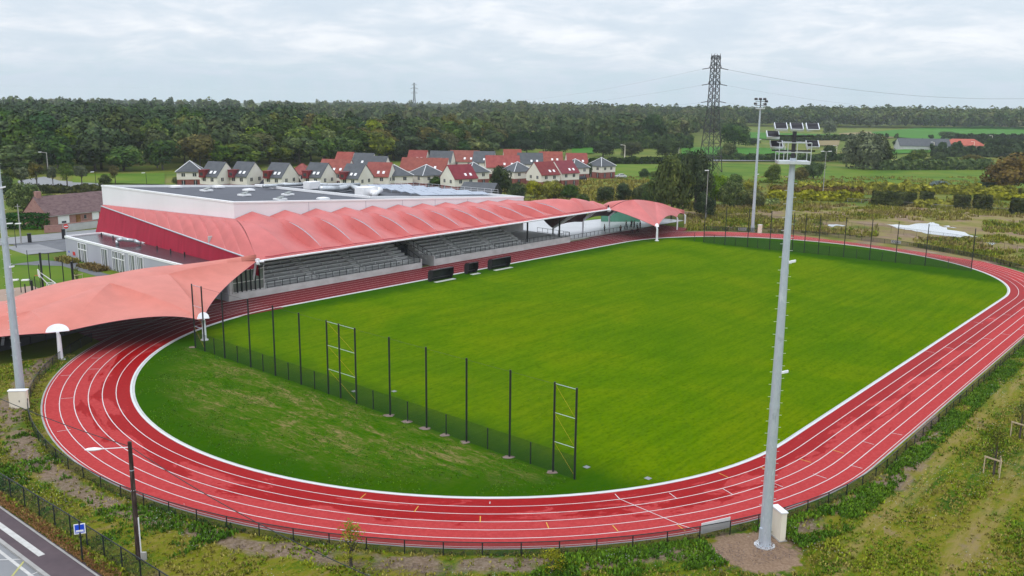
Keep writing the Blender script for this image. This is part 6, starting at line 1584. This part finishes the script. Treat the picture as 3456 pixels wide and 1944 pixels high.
# hill line on the horizon
hl = MB(); rows = []
for j, (d, f) in enumerate(((3000, 0), (4200, .55), (5600, 1), (6800, .8))):
    rows.append([(x*d/4000, d, float(g(x*d/4000)+fall(d))-1+f*(20+7*math.sin(x/620+1)+4*math.sin(x/210)+(10 if -1500 < x < 0 else 0)*math.exp(-((x+600)/500)**2))) for x in np.linspace(-3600, 3600, 60)])
hl.grid(rows); structure(hl.build('hills', 'far_leaf', smooth=True))

# ------------------------------------------------------------------ pylons and lines
def pylon(label, p, H0, prof, arms, mat, leg, br_, group, ang):
    """lattice tower: prof = [(height, half width)], arms = [(height, reach)]"""
    t = thing('electricity_pylon', label, 'pylon', p, group); p = Vector(p)
    X_, Y_ = Vector((math.cos(ang), math.sin(ang), 0)), Vector((-math.sin(ang), math.cos(ang), 0))
    def hw_(z):
        for (a, wa), (b, wb) in zip(prof[:-1], prof[1:]):
            if a <= z <= b: return wa+(wb-wa)*(z-a)/(b-a)
        return prof[-1][1]
    def cr4(z): w_ = hw_(z); return [p+X_*w_*a+Y_*w_*b+Vector((0, 0, z)) for a, b in ((-1, -1), (1, -1), (1, 1), (-1, 1))]
    lg, bc = MB(), MB(); z = 0
    zs = [0]
    while zs[-1] < H0-.5: zs.append(min(H0, zs[-1]+max(1.7, hw_(zs[-1])*1.75)))
    for a, b in zip(zs[:-1], zs[1:]):
        A, B = cr4(a), cr4(b)
        for i in range(4):
            j = (i+1) % 4
            bc.tube(A[i], B[j], br_, n=4); bc.tube(A[j], B[i], br_, n=4); bc.tube(B[i], B[j], br_, n=4)
    for i in range(4):
        lg = MB()
        for a, b in zip(zs[:-1], zs[1:]): lg.tube(cr4(a)[i], cr4(b)[i], leg, n=4)
        lg.build('leg', mat, t)
    bc.build('lattice_bracing', mat, t)
    for h_, reach in arms:
        w_ = hw_(h_)
        for sg in (-1, 1):
            am = MB()
            tip = p+X_*sg*reach+Vector((0, 0, h_))
            for b in (-1, 1):
                am.tube(p+X_*sg*w_*.9+Y_*b*w_+Vector((0, 0, h_)), tip, br_*1.1, n=4); am.tube(p+X_*sg*w_*.9+Y_*b*w_+Vector((0, 0, h_+2.0)), tip, br_, n=4)
            am.build('crossarm', mat, t)
    return t
pp = at(2395, 581)
PY1 = pylon('big dark lattice pylon standing in the meadow behind the far mast', pp, 48.2, [(0, 3.75), (11, 2.9), (27, 1.75), (33, 1.6), (48.2, 1.30)], [(29.5, 3.0), (36.6, 3.1), (43.1, 3.2), (47, 2.4)], 'lattice_steel', .19, .115, 'lattice pylons', .35)
P0_ = Vector(pp)
LN = []
for h_, rc in ((29.5, 3.0), (36.6, 3.1), (43.1, 3.2)):
    for sg in (-1, 1):
        tip = P0_+Vector((math.cos(.35), math.sin(.35), 0))*rc*sg+Vector((0, 0, h_)); e = tip+Vector((sg*2.7, sg*.6, -.45)); LN.append((sg, e))
        MB().tube(tip, e, .16, n=6).build('insulator', 'led_housing', PY1)
far_p = (-138, 1290, float(g(-138))-.4); PY2 = pylon('distant thin grey pylon rising over the wood on the horizon', far_p, 44, [(0, 3.2), (24, 1.2), (44, .45)], [(30, 4.6), (36, 5.2), (41, 3.6)], 'faint_steel', .28, .18, 'lattice pylons', 0)
right_p = Vector((335, 512, float(g(335))))
for i, (sg, e) in enumerate(LN):
    h_ = e.z; q = (right_p+Vector((0, 0, h_-2))) if sg > 0 else Vector((far_p[0], far_p[1], 36+i))
    mb = MB(); pts = []
    sag = 7.5 if sg > 0 else 16
    for k in range(25): f = k/24; pts.append(e.lerp(q, f)-Vector((0, 0, sag*4*f*(1-f))))
    mb.path(pts, .055 if (sg > 0 and i == 5) else .022, 4); o = mb.build('power_line', 'lattice_steel', None, loc=tuple(e))
    tag(o, ('upper', 'middle', 'lower')[2-i//2]+(' power line running from the big pylon out to the right edge' if sg > 0 else ' power line running from the big pylon towards the distant one'), 'power line', 'power lines of the pylons')

# ------------------------------------------------------------------ lamps, poles, signs
def street_lamp(label, u, v, vtop, group, mat='white_steel', arm=1.6, r=.10, twin=False, side=-1):
    p = Vector(at(u, v)); lo, hi = 1, 40
    for _ in range(30):
        m = (lo+hi)/2
        if pix(p+Vector((0, 0, m)))[1] > vtop: lo = m
        else: hi = m
    t = thing('street_lamp', label, 'street lamp', p, group); h_ = lo
    MB().tube(p-Vector((0, 0, .2)), p+Vector((0, 0, h_)), r, r*.55, 8).build('pole', mat, t)
    for sd in ((-1, 1) if twin else (side,)):
        e = p+Vector((sd*arm, 0, h_+.12)); MB().tube(p+Vector((0, 0, h_-.05)), e, r*.45, n=6).build('arm', mat, t)
        MB().box(e+Vector((sd*.3, 0, .02)), (.48, 0, .03), (0, .2, 0), (0, 0, .09)).build('lamp_head', 'shutter_white', t)
GL = 'street lamps along the roads'
for u, v, vt, lab in ((2108, 539, 490, 'road lamp between two round trees on the far road'), (2290, 537, 491, 'road lamp left of the pylon on the far road'), (2470, 541, 494, 'road lamp just right of the pylon on the far road'), (2648, 541, 495, 'road lamp behind the near floodlight basket'), (2821, 541, 492, 'road lamp left of the large willow'), (3150, 514, 480, 'road lamp between the farm buildings'), (3286, 507, 478, 'road lamp right of the orange farmhouse'), (3345, 500, 458, 'road lamp among the trees right of the farmhouse')):
    street_lamp(lab, u, v, vt, GL, 'cream_paint', 1.5, .22)
street_lamp('tall pale street lamp before the wood on the left', 164, 594, 515, GL, 'kerb_stone', 1.8, .20)
street_lamp('slim twin headed mast standing in the yellow shrubs', 2776, 668, 512, GL, 'kerb_stone', .9, .16, True)
street_lamp('thin pale pole rising behind the far ball stop fence', 2381, 742, 577, None, 'kerb_stone', .01, .14)
for u, v, vt, lab in ((735, 622, 582, 'dark estate lamp post between the slate gables'), (1050, 624, 580, 'dark estate lamp post beside a slate gable'), (1513, 628, 580, 'dark estate lamp post before the steep dark red roof'), (495, 622, 585, 'thin dark pole standing behind the hall parapet'), (325, 634, 582, 'dark pole by the road left of the hall')):
    street_lamp(lab, u, v, vt, 'dark posts of the estate', 'black_steel', .5, .10)
for u, v, vt, lab in ((55, 836, 757, 'dark lamp post with two white heads on the lawn'), (72, 988, 948, 'short lamp post with white heads beside the court')):
    street_lamp(lab, u, v, vt, 'dark lamp posts of the sports ground', 'black_steel', .45, .07, True)
pl = thing('wooden_pole', 'pale grey timber pole standing at the street corner', 'pole', at(72, 822)); p = ORG[pl.name]
MB().tube(p-Vector((0, 0, .2)), p+Vector((0, 0, 7.3)), .14, .09, 8).build('pole', 'kerb_stone', pl); MB().tube(p+Vector((-.5, 0, 6.9)), p+Vector((.5, 0, 6.9)), .05).build('crossarm', 'kerb_stone', pl)
# near wooden pole with its lamp and cable
wp = thing('lamp_pole', 'dark wooden pole carrying a white street lamp at lower left', 'street lamp', at(470, 1902)); p = ORG[wp.name]
MB().tube(p-Vector((0, 0, .3)), p+Vector((0, 0, 8.05)), .175, .12, 10).build('pole', 'old_pole_wood', wp)
e = p+Vector((-1.75, -.15, 7.62)); ar = MB().tube(p+Vector((0, 0, 7.70)), e, .028, n=8).build('arm', 'white_steel', wp)
hd = MB(); prof = [(0, .06), (.12, .12), (.45, .19), (.8, .15), (1.0, .05)]; dx = Vector((-1, -.09, -.02)).normalized(); dy = Vector((-dx.y, dx.x, 0)).normalized()
hd.grid([[e+dx*(a-.1)+dy*(w_*math.cos(b))+Vector((0, 0, w_*.55*math.sin(b))) for b in np.linspace(0, 2*PI, 13)] for a, w_ in prof]); hd.build('lamp_head', 'shutter_white', wp, smooth=True)
MB().tube(p+Vector((.17, -.02, .1)), p+Vector((.17, -.02, 3.1)), .045, n=8).build('cable_guard', 'shutter_white', wp)
MB().box(p+Vector((.36, -.05, .55)), (.14, 0, 0), (0, .09, 0), (0, 0, .25)).build('meter_box', 'kerb_stone', wp)
for z in (2.6, 4.9, 6.2): MB().tube(p+Vector((0, 0, z)), p+Vector((0, 0, z+.05)), .15).build('strap', 'galvanised', wp)
ptop = p+Vector((0, 0, 7.75))
def cable(a, b, sag, lab):
    pts = [a.lerp(b, k/20)-Vector((0, 0, sag*4*k/20*(1-k/20))) for k in range(21)]; o = MB().path(pts, .026, 5).build('cable', 'black_steel', None, loc=tuple(a)); tag(o, lab, 'cable', 'cables at the wooden lamp pole')
q = Vector(L(-91.6, -38.5, 7.5)); q2 = Vector(L(-93.3, 12, 7.6))
cable(ptop, q, .55, 'thin black cable running from the wooden lamp pole down to the right')
cable(ptop, q2, .45, 'thin black cable running from the wooden lamp pole back to the left')
bs = thing('bus_stop_sign', 'blue and white bus stop sign on a dark post by the pavement', 'sign', L(-93.9, -12.2)); p = ORG[bs.name]
MB().tube(p, p+Vector((0, 0, 2.9)), .055, n=8).build('post', 'black_steel', bs)
X_ = Vector((.97, .24, .05)).normalized(); n_ = Vector((X_.y, -X_.x, 0))
c = p+Vector((0, 0, 2.35)); pa = MB().box(c, X_*.33, n_*.02, (0, 0, .33)).build('panel', 'shutter_white', bs)
MB().box(c+n_*.03+Vector((0, 0, .02)), X_*.27, n_*.01, (0, 0, .27)).build('blue_field', 'blue_sign', pa)
MB().box(c+n_*.048+Vector((0, 0, -.10)), X_*.22, n_*.006, (0, 0, .045)).build('white_band', 'shutter_white', pa)
MB().box(c+n_*.048+Vector((0, 0, -.18)), X_*.25, n_*.006, (0, 0, .012)).build('white_line', 'shutter_white', pa)
MB().box(p+Vector((-.1, -.1, .02)), (.3, 0, 0), (0, .22, 0), (0, 0, .03)).build('foot', 'dark_plastic', bs)
ne = thing('no_entry_sign', 'round red and white no entry sign before the cottage wall', 'sign', at(226, 802)); p = ORG[ne.name]; v_ = Vector((-p.x, -p.y, 0)).normalized(); s_ = Vector((-v_.y, v_.x, 0))
MB().tube(p, p+Vector((0, 0, 2.5)), .04).build('post', 'galvanised', ne); c = p+Vector((0, 0, 2.2))
d_ = MB(); d_.poly([c+v_*.06+s_*.45*math.cos(a)+Vector((0, 0, .45*math.sin(a))) for a in np.linspace(0, 2*PI, 21)[:-1]]); d_.poly([c+v_*.03+s_*.45*math.cos(a)+Vector((0, 0, .45*math.sin(a))) for a in np.linspace(0, 2*PI, 21)[:-1]][::-1])
dd = d_.build('disc', 'sign_red', ne); MB().box(c+v_*.075, s_*.32, v_*.01, (0, 0, .09)).build('white_bar', 'shutter_white', dd)
# litter bins / dark pillars by the car park
for (u, v, h_, lab) in ((101, 818, 1.6, 'square dark pillar beside the street corner'), (216, 806, 1.8, 'square dark pillar at the car park gate')):
    p = Vector(at(u, v)); t = thing('gate_pillar', lab, 'pillar', p, 'dark pillars of the car park entrance')
    MB().box(p+Vector((0, 0, h_/2)), (.28, .1, 0), (-.08, .24, 0), (0, 0, h_/2)).build('shaft', 'dark_plastic', t); MB().box(p+Vector((0, 0, h_+.04)), (.33, .12, 0), (-.1, .3, 0), (0, 0, .04)).build('pillar_cap', 'black_steel', t)
# basketball goals and net posts of the court
def hoop(lab, s, t_, ang):
    p = Vector(L(s, t_)); t = thing('basketball_goal', lab, 'basketball goal', p, 'white basketball goals'); f = Vector((math.cos(ang), math.sin(ang), 0)); r_ = Vector((-f.y, f.x, 0)); fr = MB()
    for e in (-.6, .6):
        fr.tube(p+r_*e, p+r_*e+Vector((0, 0, 1.7)), .05); fr.tube(p+r_*e+f*1.0, p+r_*e+f*1.0+Vector((0, 0, 1.7)), .05); fr.tube(p+r_*e+Vector((0, 0, 1.7)), p+r_*e+f*1.0+Vector((0, 0, 1.7)), .05)
        fr.tube(p+r_*e+Vector((0, 0, 1.7)), p+r_*e*.4+f*1.7+Vector((0, 0, 3.3)), .05); fr.tube(p+r_*e+f*1.0+Vector((0, 0, 1.7)), p+r_*e*.4+f*1.9+Vector((0, 0, 3.0)), .05)
    for x in (0, 1.0): fr.tube(p-r_*.6+f*x+Vector((0, 0, 1.7)), p+r_*.6+f*x+Vector((0, 0, 1.7)), .05)
    fr.build('frame', 'white_steel', t); bd = MB().box(p+f*1.95+Vector((0, 0, 3.25)), r_*.75, f*.03, (0, 0, .5)).build('backboard', 'shutter_white', t)
    ho = MB(); c = p+f*2.25+Vector((0, 0, 3.0)); ho.path([c+f*.23*math.cos(a)+r_*.23*math.sin(a) for a in np.linspace(0, 2*PI, 13)], .02, 5); ho.build('hoop', 'sign_red', bd)
hoop('white basketball goal on the court nearest the changing block', -60.8, 63.6, YAW+PI*.92)
hoop('white basketball goal at the left edge, mostly behind the left mast', -79.5, 60.2, YAW)
cf = thing('court_fence', 'tall dark posts with nets around the sports court', 'fence', L(-64, 64))
CF = [(-60.6, 72.3, 5.2, .05), (-61.1, 66.9, 5.6, .15), (-60.2, 66.3, 5.5, .07), (-60.3, 62.0, 4.9, .07), (-59.2, 61.6, 4.8, .15), (-58.6, 62.6, 5.2, .05), (-66.2, 58.2, 3.6, .15), (-67.4, 57.4, 3.4, .08), (-65.6, 58.6, 4.0, .05), (-62.8, 63.6, 4.6, .05)]
for s, t_, h_, r_ in CF: MB().tube(L(s, t_, -.1), L(s, t_, h_), r_, n=8).build('post', 'black_steel', cf)
mb = MB()
for a, b in ((0, 1), (2, 3), (5, 8), (7, 8)): mb.quad(L(*CF[a][:2], .1), L(*CF[b][:2], .1), L(*CF[b][:2], 1.3), L(*CF[a][:2], 1.3))
mb.build('net', ROADNET, cf)
# planting beds and small trees by the changing block
for s, t_, sx, st_, lab in ((-48.0, 78.6, 1.1, 3.3, 'planting bed of rough grasses along the glazed doors'), (-48.1, 87.4, 1.0, 2.3, 'planting bed of rough grasses at the corner of the pale block')):
    pts = [L(s+random.uniform(-sx, sx), t_+random.uniform(-st_, st_), .05) for _ in range(160)]
    c = L(s, t_); o = tufts('grass_bed', [tuple(np.array(p)-np.array(c)) for p in pts], .55, .4, 8, 'reed_leaf', .8); o.location = c; tag(o, lab, 'planting', 'planting beds of the pale block')
rail_fence('terrace_railing', 'dark railing on the paved apron under the near tent', [(-82, 44.4), (-78.5, 42.0), (-74.4, 40.0), (-71, 40.2), (-68.8, 43)], 1.0, 'black_steel', net_mat('apron_mesh', (.02, .02, .02), .1), None, 1.7, .035)
ct = MB(); t = thing('barrier_wall', 'long dark low barrier under the near tent', 'barrier', L(-80, 47))
MB().lbox(-92, -73, 46.2, 47.1, 0, 1.1).build('body', 'dark_plastic', t)
# staked young trees
def staked(lab, u, v, h_, w_):
    p = Vector(at(u, v)); t = thing('staked_sapling', lab, 'tree', p, 'staked young trees on the verge')
    cm, tm, H0, W0 = TP['sapling']
    for nm, me in (('crown', cm), ('trunk', tm)):
        o = bpy.data.objects.new(nm, me); COL.objects.link(o); o.parent = t; o.scale = (w_/W0, w_/W0, h_/H0)
        if nm == 'crown': slot_mat(o, 'leaf_olive'); o.scale.z *= 1.0
    St = [p+Vector((.75*math.cos(a), .75*math.sin(a), 0)) for a in (.6, 2.7, 4.8)]
    for q in St: MB().tube(q, q+Vector((0, 0, 1.75)), .05, n=6).build('stake', 'timber', t)
    for a, b in ((0, 2), (1, 2)): d = St[b]-St[a]; MB().box((St[a]+St[b])/2+Vector((0, 0, 1.7)), d*.55, Vector((-d.y, d.x, 0)).normalized()*.03, (0, 0, .06)).build('crosspiece', 'timber', t)
    MB().disc((p.x, p.y, p.z), 1.1, 14, .16).build('mulch', 'bark', t)
staked('staked young tree on the verge at lower right', 3352, 1612, 4.3, 1.7)
staked('staked young tree cut off by the right edge', 3440, 1488, 4.0, 1.5)
staked('small staked tree on the lawn before the pale block', 262, 965, 3.0, 1.2)
for u, v, h_, w_, lab in ((1186, 1925, 3.4, 1.9, 'thin yellowish sapling outside the track fence at bottom'), (1863, 1950, 2.0, 1.6, 'small sapling at the bottom edge right of the yellowish one'), (115, 1032, 2.0, 1.0, 'small shrub beside the court corner')):
    tree('sapling', at(u, v), h_, w_, 'leaf_yellow' if 'yellow' in lab else 'leaf_olive', lab, 'saplings', 'sapling')
# parked cars
def car():
    t = thing('parked_car', '', 'car', (0, 0, 0), 'cars parked in the estate')
    b = MB(); P = [(-2.1, .35), (-2.1, .85), (-1.95, .95), (-1.2, 1.0), (-.6, 1.48), (.9, 1.5), (1.75, 1.0), (2.1, .9), (2.15, .35)]
    b.grid([[(x, y*(1 if z < 1.1 else .84), z) for x, z in P] for y in (-.85, .85)])
    for y in (-.85, .85): b.poly([(x, y*(1 if z < 1.1 else .84), z) for x, z in (P if y > 0 else P[::-1])])
    b.build('body', 'car_white', t, smooth=False)
    for y in (-1, 1): MB().poly([(-1.05, y*.835, 1.05), (-.6, y*.742, 1.42), (.85, y*.742, 1.44), (1.5, y*.83, 1.06)]).build('side_window', 'window_dark', t)
    MB().quad((-1.22, -.66, 1.03), (-1.22, .66, 1.03), (-.68, .6, 1.44), (-.68, -.6, 1.44)).build('windscreen', 'window_dark', t)
    MB().quad((1.70, -.66, 1.08), (1.70, .66, 1.08), (.98, .6, 1.47), (.98, -.6, 1.47)).build('rear_window', 'window_dark', t)
    for x in (-1.3, 1.3):
        for y in (-.84, .84):
            w_ = MB().tube((x, y-.1, .32), (x, y+.1, .32), .32, n=14).build('wheel', 'tyre', t); MB().tube((x, y-.11, .32), (x, y+.11, .32), .18, n=10).build('rim', 'bright_steel', w_)
    for y in (-.6, .6): MB().box((-2.12, y, .72), (.02, 0, 0), (0, .18, 0), (0, 0, .09)).build('headlight', 'shutter_white', t)
    return t
c0 = car()
for i, (u, v, rz_, mt, lab) in enumerate(((2095, 600, .3, 'car_white', 'white car parked beside the house at the right end of the estate'), (1962, 608, .2, 'car_dark', 'dark car parked before the hipped slate house'), (668, 621, -.1, 'car_white', 'white car parked before the slate gables, beyond the hall parapet'), (745, 620, .4, 'car_blue', 'blue car parked right of the white one beyond the hall parapet'))):
    o = c0 if i == 0 else copy_tree(c0); o.location = at(u, v, .25); o.rotation_euler = (0, 0, rz_); o['label'] = lab
    for ch in o.children:
        if ch.name.startswith('body'): slot_mat(ch, mt)
print('TREES', NTREE, 'wood', NWOOD)
